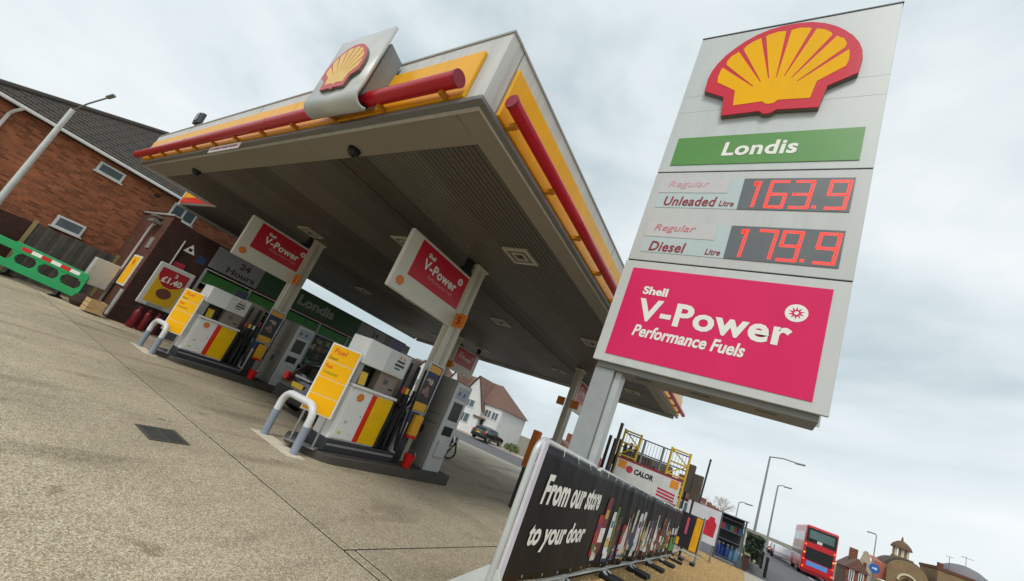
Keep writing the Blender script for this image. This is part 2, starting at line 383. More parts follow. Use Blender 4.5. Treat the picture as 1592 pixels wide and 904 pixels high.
# drain grate
dr = thing('drain_grate', 'dark cast iron drain grate set in the concrete forecourt', 'drain', (-5.92, 2.58, 0))
obj('pit', MB().box(-6.25, -5.62, 2.33, 2.83, .001, .003), BLACK, dr)
fr = MB()
for (a, b, c, d) in ((-6.25,-5.62,2.33,2.37),(-6.25,-5.62,2.79,2.83),(-6.25,-6.21,2.37,2.79),(-5.66,-5.62,2.37,2.79)): fr.box(a, b, c, d, .002, .012)
IRON = M('cast_iron', '#62615c', .6, metal=.4)
obj('frame', fr, IRON, dr)
for i in range(13): obj('bar', MB().box(-6.205+i*.0418, -6.185+i*.0418, 2.37, 2.79, .004, .011), IRON, dr)
obj('cross_bar', MB().box(-6.21, -5.66, 2.57, 2.59, .005, .0125), IRON, dr)
dr.scale = (.86, .86, 1)

# ------------------------------------------------------------------ canopy
A0 = Vector((-3.4, 2.6, 0)); B0 = Vector((-17.85, 3.0, 0)); C0 = Vector((-3.4, 20.45, 0))
def edge(P, Q, outward):
    d = (Q-P).normalized(); n = Vector((d.y, -d.x, 0))
    if n.dot(outward) < 0: n = -n
    return P, d, n, (Q-P).length
EF = edge(A0, B0, Vector((0,-1,0))); ER = edge(A0, C0, X3)
def seg(mb, E_, s0, s1, o0, o1, z0, z1):
    P, d, n, L = E_; q = []
    for z in (z0, z1):
        for s, o in ((s0,o0),(s1,o0),(s1,o1),(s0,o1)): q.append(P + d*s + n*o + Z3*z)
    flip = d.cross(n).z < 0
    if flip: q = [q[0],q[3],q[2],q[1],q[4],q[7],q[6],q[5]]
    mb.hexa(q); return mb
def at(E_, s, o, z): P, d, n, L = E_; return P + d*s + n*o + Z3*z
can = thing('station_canopy', 'large flat petrol station canopy with yellow fascia, red tubes and ribbed soffit', 'canopy', (-10.6, 11.5, 5.0))
CAPM = M('weathered_cap', '#9c9c97', .6, var=.2, vs=1.5)
for E_, nm, s_in in ((EF, 'front', 0.0), (ER, 'side', 0.0)):
    L = E_[3]
    f = obj('fascia', seg(MB(), E_, (0 if nm == 'front' else .161), L, -.16, 0, 4.99, 6.05), GREY, can)
    obj('cap_strip', seg(MB(), E_, (-.012 if nm == 'front' else .21), L, -.2, .014, 6.05, 6.085), CAPM, f)
    k = 0; s = .29
    while s < L - .3:
        e2 = min(s+2.35, L-.02)
        obj('yellow_panel', seg(MB(), E_, s, e2-.01, .002, .055, 5.02, 5.775), YEL, can, bevel=.012)
        s = e2
    obj('edge_trim', seg(MB(), E_, (-.05 if nm == 'front' else .058), L, -.055, .05, 4.925, 4.985), MIDGREY, can, bevel=.006)
    obj('gap_shade_strip', seg(MB(), E_, .1, L, -.3, -.1, 5.03, 5.04), BLACK, can)  # black strip painting in the shade of the open cavity behind the trim
    for s in ((2.3, 6.9, 11.5) if nm == 'front' else (.27, 4.9, 9.6, 14.3)):
        obj('panel_seam', seg(MB(), E_, s, s+.012, .0005, .003, 4.99, 6.05), M('seam_grey', '#6f706c', .6), f)
    out, rr, z = (.2, .1, 5.13) if nm == 'front' else (.25, .09, 5.13)
    t0 = .32 if nm == 'front' else .24
    tb = obj('red_tube', MB().ring(at(E_, t0, out, z), at(E_, L-(.0 if nm == 'front' else .15), out, z), rr, n=20), RED, can, smooth=True)
    obj('end_cap', MB().ring(at(E_, t0-.035, out, z), at(E_, t0, out, z), rr*1.05, n=20), M('red_cap', '#8d1228', .35), tb, smooth=True)
    s = 5.2 if nm == 'front' else 4.5
    while s < L - 1:
        obj('joint_sleeve', MB().ring(at(E_, s, out, z), at(E_, s+.05, out, z), rr*1.03, n=20), RED, tb, smooth=True); s += 4.5
    s = t0+.25
    while s < L - .2:
        obj('bracket', seg(MB(), E_, s-.035, s+.035, .056, out-.02, 4.99, 5.06), M('bracket_yellow', '#b87808', .4), can, bevel=.008)
        s += 1.25
# far and left fascias, extension towards the shop
obj('fascia', MB().box(-21.2, -3.56, 20.45, 20.6, 4.86, 6.05), GREY, can)
obj('fascia', MB().box(-18.0, -17.85, 3.0, 5.05, 4.95, 6.05), GREY, can)
XL = -21.3
obj('fascia', MB().box(XL, -17.86, 5.2, 5.32, 5.0, 5.68), WHITE, can)
obj('yellow_band', MB().box(XL+.14, -17.9, 5.17, 5.198, 5.26, 5.62), YEL, can)
obj('red_band', MB().box(XL+.14, -17.9, 5.165, 5.198, 5.02, 5.25), M('band_red', '#d8281e', .35), can)
obj('fascia', MB().box(XL-.1, XL-.002, 5.2, 20.44, 4.9, 5.68), M('fascia_white', '#c4c5c2', .5), can)
obj('roof_deck', MB().hexa([at(EF,.2,-.2,5.4), at(EF,14.2,-.2,5.4), Vector((-17.8,20.4,5.4)), Vector((-3.6,20.4,5.4)), at(EF,.2,-.2,5.5), at(EF,14.2,-.2,5.5), Vector((-17.8,20.4,5.5)), Vector((-3.6,20.4,5.5))]), M('roof_sheet', '#6a6a66', .7), can)
obj('roof_deck', MB().box(XL, -17.9, 5.33, 20.4, 5.4, 5.5), M('roof_sheet', '#6a6a66', .7), can)
# soffit: border panels, fine ribs, service channel
fy = lambda x: 2.6 + (x+3.4)/(-14.45)*.4
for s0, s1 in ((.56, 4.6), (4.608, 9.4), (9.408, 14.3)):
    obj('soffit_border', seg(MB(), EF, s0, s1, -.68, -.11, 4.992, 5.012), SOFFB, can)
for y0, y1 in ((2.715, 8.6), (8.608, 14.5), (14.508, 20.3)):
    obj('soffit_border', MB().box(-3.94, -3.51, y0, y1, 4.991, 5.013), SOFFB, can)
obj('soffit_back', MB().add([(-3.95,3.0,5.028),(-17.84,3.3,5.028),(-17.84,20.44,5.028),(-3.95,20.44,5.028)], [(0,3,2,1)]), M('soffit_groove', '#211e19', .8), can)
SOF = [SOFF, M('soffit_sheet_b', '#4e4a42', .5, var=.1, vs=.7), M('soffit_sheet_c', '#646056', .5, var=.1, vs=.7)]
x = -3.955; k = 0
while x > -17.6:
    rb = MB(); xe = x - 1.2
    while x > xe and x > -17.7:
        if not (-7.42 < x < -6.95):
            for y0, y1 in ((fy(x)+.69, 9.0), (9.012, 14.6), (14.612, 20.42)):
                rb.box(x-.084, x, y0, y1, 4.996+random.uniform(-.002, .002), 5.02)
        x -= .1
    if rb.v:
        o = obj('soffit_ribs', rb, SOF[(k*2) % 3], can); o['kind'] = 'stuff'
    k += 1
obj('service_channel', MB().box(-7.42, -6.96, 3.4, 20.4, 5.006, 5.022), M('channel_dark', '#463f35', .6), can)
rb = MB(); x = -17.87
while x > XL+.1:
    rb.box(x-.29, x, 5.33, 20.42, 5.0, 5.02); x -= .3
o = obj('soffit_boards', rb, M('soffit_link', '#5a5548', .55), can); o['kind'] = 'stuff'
for lx in (-4.85, -8.45, -13.1, -16.6):
    for ly in (6.4, 11.6, 17.4):
        fm = MB()
        for (a, b, c, d) in ((-.31,.31,-.31,-.24),(-.31,.31,.24,.31),(-.31,-.24,-.24,.24),(.24,.31,-.24,.24)):
            fm.box(lx+a, lx+b, ly+c, ly+d, 4.955, 4.994)
        q = obj('light_fitting', fm, M('fitting_frame', '#b8b2a2', .4), can)
        obj('lens', MB().box(lx-.235, lx+.235, ly-.235, ly+.235, 4.972, 4.99), M('fitting_dark', '#6d675b', .25), q)
        fm = MB()
        for (a, b, c, d) in ((-.15,.15,-.15,-.11),(-.15,.15,.11,.15),(-.15,-.11,-.11,.11),(.11,.15,-.11,.11)): fm.box(lx+a, lx+b, ly+c, ly+d, 4.955, 4.971)
        obj('reflector', fm, M('fitting_frame', '#b8b2a2', .4), q)
        obj('lamp', MB().lathe((lx, ly, 4.962), [(.055, 0), (.05, -.02), (.025, -.035)], 10), M('lamp_glass', '#4a463e', .2), q, smooth=True)
for lx, ly in ((-6.66, 3.2), (-14.55, 3.48)):
    obj('dome_camera', MB().lathe((lx, ly, 4.99), [(.11, 0), (.11, -.05), (.095, -.09), (.06, -.13), (.02, -.145)], 14), BLACK, can, smooth=True)
nb = obj('notice_strip', seg(MB(), EF, 6.55, 8.25, .06, .075, 4.80, 4.95), WHITE, can)
for i, (a, b) in enumerate(((6.66,7.1),(7.14,7.5),(7.56,8.0),(8.04,8.14))):
    obj('faded_red_print', seg(MB(), EF, a, b, .0752, .0772, 4.845, 4.905), M('faded_red', '#a86070', .6), nb)
fl = obj('floodlight', MB().obox((-15.1, 2.98, 6.45), (.12,.02,.04), (0,.07,.02), (-.05,0,.2)), DARK, can, bevel=.05, seg=3)
obj('lamp_face', MB().obox((-15.1, 2.9, 6.47), (.08,.01,.03), (0,.004,.001), (-.035,0,.14)), M('lamp_grey', '#77777a', .3), fl, bevel=.02)
obj('stalk', MB().ring((-15.03,2.98,6.08), (-15.07,2.98,6.3), .03), DARK, fl)
# emblem box standing in front of the fascia
sb = thing('emblem_sign_box', 'grey box sign with red and yellow scallop emblem on canopy front', 'sign', (-6.1, 2.4, 4.9))
x0, x1 = -6.76, -5.42
obj('box_body', MB().hexa([(x0+.08,2.34,5.12),(x1-.08,2.34,5.12),(x1-.08,2.62,5.12),(x0+.08,2.66,5.12),(x0+.08,2.34,6.1),(x1-.08,2.34,6.1),(x1-.08,2.62,6.02),(x0+.08,2.66,6.02)]), M('box_grey', '#8a9092', .45), sb, bevel=.01)
pth = [(2.235, 6.29), (2.235, 5.22), (2.225, 5.1)] + [(2.37 + .15*math.cos(math.pi + a*math.pi*.72/9), 5.04 + .155*math.sin(math.pi + a*math.pi*.72/9)) for a in range(0, 10)]
face = MB().add([(x, a, b) for a, b in pth for x in (x0, x1)], [(2*i, 2*i+2, 2*i+3, 2*i+1) for i in range(len(pth)-1)])
fo = obj('face_sheet', face, M('face_grey', '#bfc1bd', .35, var=.08, vs=2), sb, smooth=True)
md = fo.modifiers.new('thick', 'SOLIDIFY'); md.thickness = .045; md.offset = -1
obj('fixing_lug', MB().box(x1-.16, x1-.06, 2.42, 2.5, 4.985, 5.03), BLACK, sb)
emblem(sb, (-6.1, 2.232, 5.62), X3, Z3, .49, M('emblem_red_faded', '#c44a4c', .4), M('emblem_yellow_faded', '#e8c060', .4), .05)

# ------------------------------------------------------------------ columns and hanging signs
def column(x, y, digit, label, flag=True):
    t = thing('canopy_column', label, 'column', (x, y, gz(y)), 'columns carrying the canopy')
    obj('post', MB().box(x-.13, x+.13, y-.2, y+.2, gz(y), 4.985), CREAM, t, bevel=.012)
    obj('front_channel', MB().box(x-.05, x+.05, y-.216, y-.201, gz(y)+.1, 4.9), M('channel_cream', '#b3ac98', .5), t)
    obj('side_channel', MB().box(x+.131, x+.146, y-.05, y+.05, gz(y)+.1, 4.9), M('channel_cream', '#b3ac98', .5), t)
    obj('top_plate', MB().box(x-.2, x+.2, y-.23, y+.23, 4.93, 4.988), CREAM, t, bevel=.008)
    if flag:
        n = obj('number_board', MB().box(x+.15, x+.49, y-.23, y-.18, 3.3, 3.64), ORANGE, t, bevel=.01)
        if digit: text('digit', digit, (x+.25, y-.23, 3.37), X3, Z3, .13, .2, M('number_red', '#a8200c', .5), n, bold=.03)
        else: obj('number_board', MB().box(x-.49, x-.15, y-.23, y-.18, 3.3, 3.64), ORANGE, t, bevel=.01)
    return t
column(-6.62, 7.3, '5', 'cream steel column with orange number 5 board, nearest the camera')
column(-13.73, 7.12, '2', 'cream steel column with orange number 2 board, nearest the shop')
column(-6.75, 15.9, None, 'column with two orange boards, seen left of the tall sign post')
column(-13.73, 15.9, None, 'far column mostly hidden behind the column numbered 5')

def cog(parent, c, ux, uy, r, mat_in):
    ux = Vector(ux); uy = Vector(uy); n = 28; c = Vector(c)
    ring = [(r*math.cos(2*math.pi*i/n), r*math.sin(2*math.pi*i/n)) for i in range(n)]
    a = obj('starburst', MB().prism(ring, c, ux, uy, .004), LETTER, parent)
    st = []
    for i in range(20):
        q = r*(.72 if i % 2 else .34); st.append((q*math.cos(math.pi*i/10), q*math.sin(math.pi*i/10)))
    b = obj('burst_centre', MB().prism(st, c+ux.cross(uy)*.004, ux, uy, .002), mat_in, a)
    obj('burst_hub', MB().prism([(q[0]*.2, q[1]*.2) for q in ring], c+ux.cross(uy)*.006, ux, uy, .002), LETTER, a)
def fuel_sign(x, ys, ye, label, flip=False):
    y0, y1 = min(ys, ye), max(ys, ye)
    t = thing('hanging_fuel_sign', label, 'sign', (x, ys, 3.28), 'red fuel signs hung on the canopy columns')
    obj('cabinet', MB().box(x-.055, x+.055, y0, y1, 3.28, 4.62), M('cabinet_cream', '#d8d4c6', .4, var=.06), t, bevel=.035, seg=3)
    for sg in (1, -1):
        xa = x + sg*.056; xb = x + sg*.062
        pn = obj('red_panel', MB().box(xa, xb, y0+(.33 if not flip else .06), y1-(.06 if not flip else .33), 3.71, 4.545), PRED, t)
        o0 = y0 + (.33 if not flip else .06)
        ux = Y3*sg; base = Vector((xb+.001*sg, 0, 0)); st = (lambda a: o0+a) if sg > 0 else (lambda a: o0+1.76-a)
        text('word', 'Shell', base+Vector((0, st(.30), 4.30)), ux, Z3, .23, .10, LETTER, pn, bold=.03)
        text('word', 'V-Power', base+Vector((0, st(.26), 4.02)), ux, Z3, 1.2, .23, LETTER, pn, bold=.03, space=1.08)
        text('word', 'Performance Fuels', base+Vector((0, st(.52), 3.89)), ux, Z3, .92, .085, M('pale_red_letter', '#d88a8a', .5, var=0), pn, bold=.01)
        cog(pn, base+Vector((0, st(1.52), 4.33)), ux, Z3, .085, PRED)
        disc_logo(t, Vector((xa, (y0+.23) if sg > 0 else (y1-.23), 3.52)), ux, Z3, .105)
    obj('hinge_bar', MB().box(x-.03, x+.03, y1 if not flip else y0-.0, (y1+.02) if not flip else y0-.02, 3.3, 4.6), DARK, t)
    obj('bracket', MB().box(x-.05, x+.05, y1-.42 if not flip else y0, y1 if not flip else y0+.4, 4.62, 4.72), BLACK, t)
    obj('hanger', MB().box(x-.07, x+.07, y1-.3, y1-.12, 4.72, 4.99), BLACK, t)
fuel_sign(-6.6, 4.98, 7.13, 'big red fuel sign board hung from column 5, close to camera')
fuel_sign(-13.72, 4.98, 7.08, 'red fuel sign board hung from column 2, partly over the shop')
fuel_sign(-6.75, 16.08, 18.2, 'red fuel sign seen edge on beside the grey sign post', True)
fuel_sign(-13.73, 16.08, 18.2, 'dark red fuel sign glimpsed right of column 5', True)

# ------------------------------------------------------------------ roadside price sign
TY = 6.0
tt = thing('price_totem', 'tall grey roadside price sign with scallop emblem, red prices and pink panel', 'sign', (-2.2, 6.3, gz(6)))
obj('pole', MB().box(-2.38, -2.06, 6.1, 6.46, gz(6), 3.06), M('pole_grey', '#9da2a3', .4, metal=.2), tt, bevel=.012)
obj('pole_flange', MB().box(-2.055, -1.95, 6.16, 6.4, gz(6), 3.06), M('pole_light', '#b6bab9', .4, metal=.2), tt, bevel=.008)
obj('cabinet', MB().box(-2.36, .52, 6.065, 6.58, 3.03, 10.06), M('totem_side', '#7b7c78', .5), tt, bevel=.01)
for i in range(3): obj('drain_slot', MB().box(-1.75+i*.8, -1.5+i*.8, 6.2, 6.26, 3.026, 3.032), BLACK, tt)
obj('rear_sheet', MB().box(-2.4, .58, 6.582, 6.6, 3.1, 10.08), SIGNGREY, tt)
obj('top_edge', MB().box(-2.41, .61, 5.99, 6.62, 10.09, 10.115), DARK, tt)
p1 = obj('emblem_panel', MB().box(-2.41, .60, TY, TY+.06, 6.79, 10.088), SIGNGREY, tt, bevel=.006)
p2 = obj('price_panel', MB().box(-2.41, .60, TY, TY+.06, 4.965, 6.765), M('price_grey', '#bec1bf', .42, var=.07, vs=5, streak=.9), tt, bevel=.006)
p3 = obj('lower_panel', MB().box(-2.43, .60, TY, TY+.06, 3.12, 4.94), M('lower_grey', '#c6c9c7', .42, var=.07, vs=5, streak=.9), tt, bevel=.006)
obj('seam', MB().box(-2.40, .595, TY+.012, TY+.058, 4.94, 4.965), BLACK, tt); obj('seam', MB().box(-2.40, .595, TY+.012, TY+.058, 6.765, 6.79), BLACK, tt)
for z in (8.16, 8.55): obj('panel_joint', MB().box(-2.40, .595, TY-.0012, TY-.0002, z, z+.006), M('joint_grey', '#a2a8a6', .5), p1)
emblem(p1, (-.905, TY, 8.998), X3, Z3, 1.13, EMR, EMY, .09)
g = obj('green_strip', MB().box(-2.225, .425, TY-.012, TY-.001, 6.927, 7.537), SGREEN, p1)
text('word', 'Londis', (-1.43, TY-.013, 7.09), X3, Z3, 1.07, .29, LETTER, g, bold=.028, shear=.08, space=1.06)
LED = emit('led_red', '#f92c12', 1.25)
def seg_digit(ch, x, z, w, h, parent):
    S = {'1': 'bch', '6': 'acdefg', '3': 'abcdg', '9': 'abcdfg', '7': 'abc', '.': '.'}[ch]
    P = {'a': ((0,1),(1,1)), 'b': ((1,1),(1,.5)), 'c': ((1,.5),(1,0)), 'd': ((0,0),(1,0)), 'e': ((0,0),(0,.5)), 'f': ((0,.5),(0,1)), 'g': ((0,.5),(1,.5)), 'h': ((-.0,1),(-.0,.86))}
    mb = MB(); pts = set()
    for s in S:
        if s == '.':
            for a in (0, .028):
                for b in (0, .028): pts.add((x+a, z+b))
            continue
        (a0, b0), (a1, b1) = P[s]
        n = 8 if b0 == b1 else 8
        for i in range(n+1):
            a = a0+(a1-a0)*i/n; b = b0+(b1-b0)*i/n
            for off in (0, .029):
                qx = x + a*w + b*h*.06; qz = z + b*h
                if s == 'h': qx -= .045
                if b0 == b1: qz += off - .015
                else: qx += off - .015
                pts.add((round(qx, 4), round(qz, 4)))
    for (qx, qz) in pts:
        k = len(mb.v); r = .0116
        mb.add([(qx+r*math.cos(j*math.pi/3), TY-.0115, qz+r*math.sin(j*math.pi/3)) for j in range(6)], [(0,1,2,3,4,5)])
    obj('digit', mb, LED, parent)
TEALP = M('pale_teal_panel', '#b5c6c6', .4, var=.03); REGB = M('regular_box', '#c3c3c3', .4, var=.03)
LTR = M('dark_red_letter', '#8c1a2e', .5, var=0); FADED = M('faded_letter', '#d8a0aa', .5, var=0); LEDBG = M('display_grey', '#5f6468', .35, var=.1, vs=3)
for zt, zb, word, digs, ly, ww in ((6.615, 6.024, 'Unleaded', '163.9', 6.11, .83), (5.715, 5.125, 'Diesel', '179.9', 5.2, .57)):
    row = obj('fuel_row', MB().box(-2.255, -.972, TY-.006, TY-.001, zb, zt), TEALP, p2)
    rg = obj('grade_box', MB().box(-2.262, -1.172, TY-.012, TY-.007, zb+.305, zt+.004), REGB, row)
    text('word', 'Regular', (-2.13, TY-.0125, zb+.38), X3, Z3, .66, .17, FADED if word == 'Unleaded' else M('faded_letter_b', '#d06a78', .5, var=0), rg, bold=.0, shear=.25)
    text('word', word, (-2.12, TY-.0065, ly-.05), X3, Z3, ww, .19, LTR, row, bold=.022, shear=.15, space=1.06)
    text('word', 'Litre', (-1.245, TY-.0065, ly-.04), X3, Z3, .215, .11, LTR, row, bold=.02, shear=.15)
    dp = obj('display', MB().box(-.97, .425, TY-.01, TY-.001, zb, zt), LEDBG, p2)
    for ch, x in zip(digs, (-.77, -.60, -.29, -.005, .14)):
        seg_digit(ch, x, zb+.055, .0 if ch == '1' else .215, .47, dp)
pk = obj('pink_panel', MB().box(-2.262, .418, TY-.008, TY-.001, 3.247, 4.803), PINK, p3)
text('word', 'Shell', (-1.985, TY-.009, 4.345), X3, Z3, .385, .145, LETTER, pk, bold=.04)
text('word', 'V-Power', (-1.985, TY-.009, 3.885), X3, Z3, 2.06, .385, LETTER, pk, bold=.03, space=1.06)
text('word', 'Performance Fuels', (-1.95, TY-.009, 3.62), X3, Z3, 1.55, .20, LETTER, pk, bold=.03, shear=.2)
cog(pk, (.075, TY-.0085, 4.39), X3, Z3, .13, PINK)

# ------------------------------------------------------------------ pump islands
def island(cx, label):
    t = thing('pump_island', label, 'kerb', (cx, 6.6, 0), 'raised islands under the pumps')
    pts = []
    for a in range(0, 13):
        t_ = math.pi + a*math.pi/12; pts.append((cx + .68*math.cos(t_), 5.2 + .45*math.sin(t_)))
    pts += [(cx+.68, 8.6), (cx-.68, 8.6)]
    obj('kerb', MB().prism(pts, (0,0,-.2), X3, Y3, .28), KERBM, t, bevel=.03)
    obj('top_slab', MB().prism([(cx+(a-cx)*.86, 6.9+(b-6.9)*.93) for a, b in pts], (0,0,.08), X3, Y3, .012), M('island_top', '#423f39', .8, var=.3, vs=3), t)
def hoop(cx, label):
    t = thing('hoop_barrier', label, 'bollard', (cx, 4.5, 0), 'hoop barriers guarding the islands')
    def path(z0):
        P = [(cx-.49, 4.5, z0), (cx-.49, 4.5, .55)]
        for a in range(1, 8): P.append((cx-.49+.22*(1-math.cos(a*math.pi/14)), 4.5, .55+.22*math.sin(a*math.pi/14)))
        for a in range(0, 8): P.append((cx+.49-.22+.22*math.sin(a*math.pi/14), 4.5, .55+.22*math.cos(a*math.pi/14)))
        P.append((cx+.49, 4.5, z0)); return P
    obj('hoop', MB().tube(path(.42), .062, 14), M('hoop_white', '#d9dadb', .35, var=.06), t, smooth=True)
    for sx in (-.49, .49):
        obj('sleeve', MB().ring((cx+sx, 4.5, gz(4.5)-.02), (cx+sx, 4.5, .425), .066, n=14), M('hoop_grey', '#8a94a2', .45, var=.08), t, smooth=True)
    obj('footing', MB().prism([(cx-.72,4.36),(cx+.66,4.3),(cx+.7,4.6),(cx-.62,4.66)], (0,0,gz(4.5)-.01), X3, Y3, .022), M('pale_concrete', '#d6ccb8', .85, var=.2, vs=6), t)
island(-6.6, 'dark concrete kerb island under the nearer pump'); island(-13.71, 'dark concrete kerb island under the pump beside the shop')
hoop(-6.6, 'white and grey hoop barrier in front of the nearer pump'); hoop(-13.71, 'white and grey hoop barrier in front of the pump beside the shop')

PWH = M('pump_white', '#e3e3df', .35, var=.05, vs=2, coat=.2)
def make_pump(label):
    t = thing('fuel_pump', label, 'fuel pump', (-6.6, 5.6, .09), 'fuel pumps on the islands')
    obj('plinth', MB().box(-6.66, -6.13, 5.0, 6.72, .092, .30), DARK, t, bevel=.01)
    cb = obj('cabinet', MB().box(-6.64, -6.17, 5.01, 6.12, .30, 1.27), PWH, t, bevel=.025, seg=3)
    wp = obj('white_panel', MB().box(-6.17, -6.152, 5.07, 5.54, .34, 1.245), PWH, t, bevel=.004)
    disc_logo(wp, (-6.1515, 5.29, 1.13), Y3, Z3, .08)
    obj('red_stripe', MB().box(-6.169, -6.151, 5.542, 5.66, .34, 1.245), M('pump_red', '#dd2a14', .35), t)
    obj('yellow_panel', MB().box(-6.169, -6.151, 5.662, 6.1, .34, 1.245), M('pump_yellow', '#f2be00', .45, spec=.25), t)
    obj('ledge', MB().box(-6.66, -6.12, 5.0, 6.14, 1.272, 1.325), PWH, t, bevel=.012)
    obj('side_post', MB().box(-6.62, -6.22, 4.99, 5.1, 1.326, 1.708), M('post_grey', '#a9a9a6', .45), t, bevel=.01)
    obj('recess_back', MB().box(-6.52, -6.47, 5.1, 6.12, 1.326, 1.708), BLACK, t)
    obj('yellow_card', MB().obox((-6.3, 5.26, 1.46), (.004,0,.0), (0,.085,0), (-.02,0,.12)), M('card_yellow', '#e8c02a', .5), t)
    tp = obj('card_reader', MB().box(-6.46, -6.27, 5.58, 6.1, 1.326, 1.708), TAUPE, t, bevel=.01)
    obj('keypad', MB().box(-6.269, -6.262, 5.72, 5.86, 1.5, 1.62), MIDGREY, tp, bevel=.003)
    for yy, zz, c in ((5.15,.42,'#c9c94a'),(5.36,.42,'#d6d6d0'),(5.18,.62,'#b8b8b4')):
        obj('sticker', MB().box(-6.1518, -6.1508, yy, yy+.07, zz, zz+.05), M('sticker_'+c[1:], c, .5), wp)
    obj('lock', MB().ring((-6.152,5.48,.8), (-6.146,5.48,.8), .014, n=10), STEEL, wp)
    obj('kick_trim', MB().box(-6.129, -6.124, 5.02, 6.7, .2, .24), STEEL, t)
    for i in range(6): obj('key', MB().box(-6.2615, -6.258, 5.735+.04*(i % 3), 5.76+.04*(i % 3), 1.515+.045*(i//3), 1.545+.045*(i//3)), BLACK, tp)
    obj('receipt_slot', MB().box(-6.269, -6.264, 5.92, 6.03, 1.42, 1.45), BLACK, tp)
    hd = obj('head', MB().box(-6.68, -6.13, 4.93, 6.05, 1.71, 2.18), PWH, t, bevel=.02, seg=3)
    obj('display_panel', MB().box(-6.129, -6.118, 5.47, 6.02, 1.735, 2.155), M('panel_offwhite', '#c9c9c4', .35), hd, bevel=.003)
    for yy, zz, w, h in ((5.62,1.99,.22,.045),(5.60,1.91,.26,.05),(5.62,1.85,.16,.03)):
        obj('readout', MB().box(-6.118, -6.1165, yy+.07, yy+w+.07, zz, zz+h), M('lcd_dark', '#2d3034', .3), hd)
    obj('readout', MB().box(-6.118, -6.1165, 5.72, 5.78, 2.06, 2.12), M('tiny_orange', '#c88a60', .4), hd)
    obj('readout', MB().box(-6.118, -6.1165, 5.84, 5.89, 2.06, 2.11), M('tiny_orange', '#c88a60', .4), hd)
    obj('hose_mast', MB().box(-6.62, -6.48, 6.06, 6.7, .30, 2.24), M('mast_taupe', '#9a9184', .5), t, bevel=.015)
    ba = obj('nozzle_bay', MB().box(-6.47, -6.24, 6.14, 6.62, .30, 1.2), BLACK, t, bevel=.01)
    for i in range(4):
        obj('hose', MB().tube([(-6.2, 6.16+i*.115+.02*math.sin(q), 1.2-.075*q) for q in range(12)], .026, 8), RUBBER, t, smooth=True)
        y = 6.2 + i*.125
        nz = obj('nozzle', MB().tube([(-6.36,y,1.1),(-6.27,y,1.2),(-6.2,y,1.33),(-6.19,y,1.46),(-6.24,y,1.53)], [.018,.03,.034,.03,.02], 8), BLACK, t, smooth=True)
        obj('trigger_guard', MB().tube([(-6.2,y,1.2),(-6.13,y,1.26),(-6.13,y,1.36),(-6.18,y,1.42)], .009, 6), DARK, nz)
        obj('cover', MB().box(-6.21, -6.14, y-.035, y+.035, 1.47, 1.6), M('nozzle_'+('red','yellow','white','black')[i], ('#c03a30','#e2b52a','#cfcfcc','#1c1c1e')[i], .4), nz, bevel=.012)
        obj('holster', MB().box(-6.36, -6.28, y-.05, y+.05, 1.0, 1.16), DARK, nz, bevel=.01)
        P = []
        for k in range(15):
            u = k/14; P.append((-6.19 + .06*math.sin(u*math.pi), y + .05*math.sin(u*math.pi)*(i-1.5) + (.06 if i % 2 else -.03)*u, 1.15 - .82*math.sin(u*math.pi)**.7 + u*.95*(u > .5)*(u-.5)*2))
        obj('hose', MB().tube(P, .027, 8), RUBBER, t, smooth=True)
    obj('collar_strip', MB().box(-6.3, -6.26, 6.14, 6.62, 1.17, 1.2), STEEL, t)
    ws = obj('white_strip', MB().box(-6.3, -6.2, 6.67, 6.8, .24, 1.22), PWH, t, bevel=.01)
    obj('blue_sticker', MB().box(-6.199, -6.196, 6.675, 6.795, .95, 1.2), BLUE, ws)
    obj('topper', MB().obox((-6.42, 5.78, 2.29), (.02,0,0), (0,.17,0), (0,0,.11)), M('topper_navy', '#2b2d48', .4, var=.5, vs=14), t, bevel=.01)
    return t
def clone(src, dx, label, cat_group=None):
    c = copy_tree(src); c.location = src.location + Vector((dx, 0, 0)); c['label'] = label; return c
DX = -7.13
pA = make_pump('white fuel pump with red and yellow panel, nearer the camera'); clone(pA, DX, 'white fuel pump with red and yellow panel, beside the shop')

def make_price_board(label):
    t = thing('fuel_price_board', label, 'sign', (-6.15, 4.87, .09), 'yellow boards beside the pumps')
    a = Vector((.8, .6, 0)); nn = Vector((.6, -.8, 0)); rgt = Vector((-6.13, 4.87, 0)); lft = rgt - a*.54
    c = (rgt+lft)/2
    bk = obj('board', MB().obox(c + Z3*1.24, a*.28, nn*.018, Z3*.62), WHITE, t, bevel=.01)
    for i in range(4):
        z0 = .645 + i*.3
        ce = obj('cell', MB().obox(c + nn*.02 + Z3*(z0+.145), a*.25, nn*.004, Z3*.1435), YSIGN, bk)
        if i == 3:
            text('faded_print', 'Fuel', lft + a*.08 + nn*.0245 + Z3*(z0+.15), a, Z3, .24, .09, M('print_red', '#ee5a1a', .5, var=0), ce, bold=.005, shear=.2)
            text('faded_print', 'Diesel', lft + a*.05 + nn*.0245 + Z3*(z0+.03), a, Z3, .15, .05, M('print_green', '#4a7a20', .5, var=0), ce, bold=.01)
        if i == 2:
            text('faded_print', 'Fuel', lft + a*.06 + nn*.0245 + Z3*(z0+.17), a, Z3, .12, .07, M('print_red', '#e2481a', .5, var=0), ce, bold=.01)
            text('faded_print', 'Unleaded', lft + a*.06 + nn*.0245 + Z3*(z0+.07), a, Z3, .26, .06, M('print_green2', '#8a9a1c', .5, var=0), ce)
    for s in (-.2, .2):
        obj('leg', MB().ring(c + a*s - nn*.03 + Z3*.09, c + a*s - nn*.03 + Z3*1.2, .02, n=8), STEEL, t)
    obj('foot_plate', MB().obox(c - nn*.03 + Z3*.1, a*.28, nn*.12, Z3*.008), STEEL, t)
    return t
pb = make_price_board('yellow fuel price board behind the nearer hoop barrier'); clone(pb, DX, 'yellow fuel price board at the pump beside the shop')

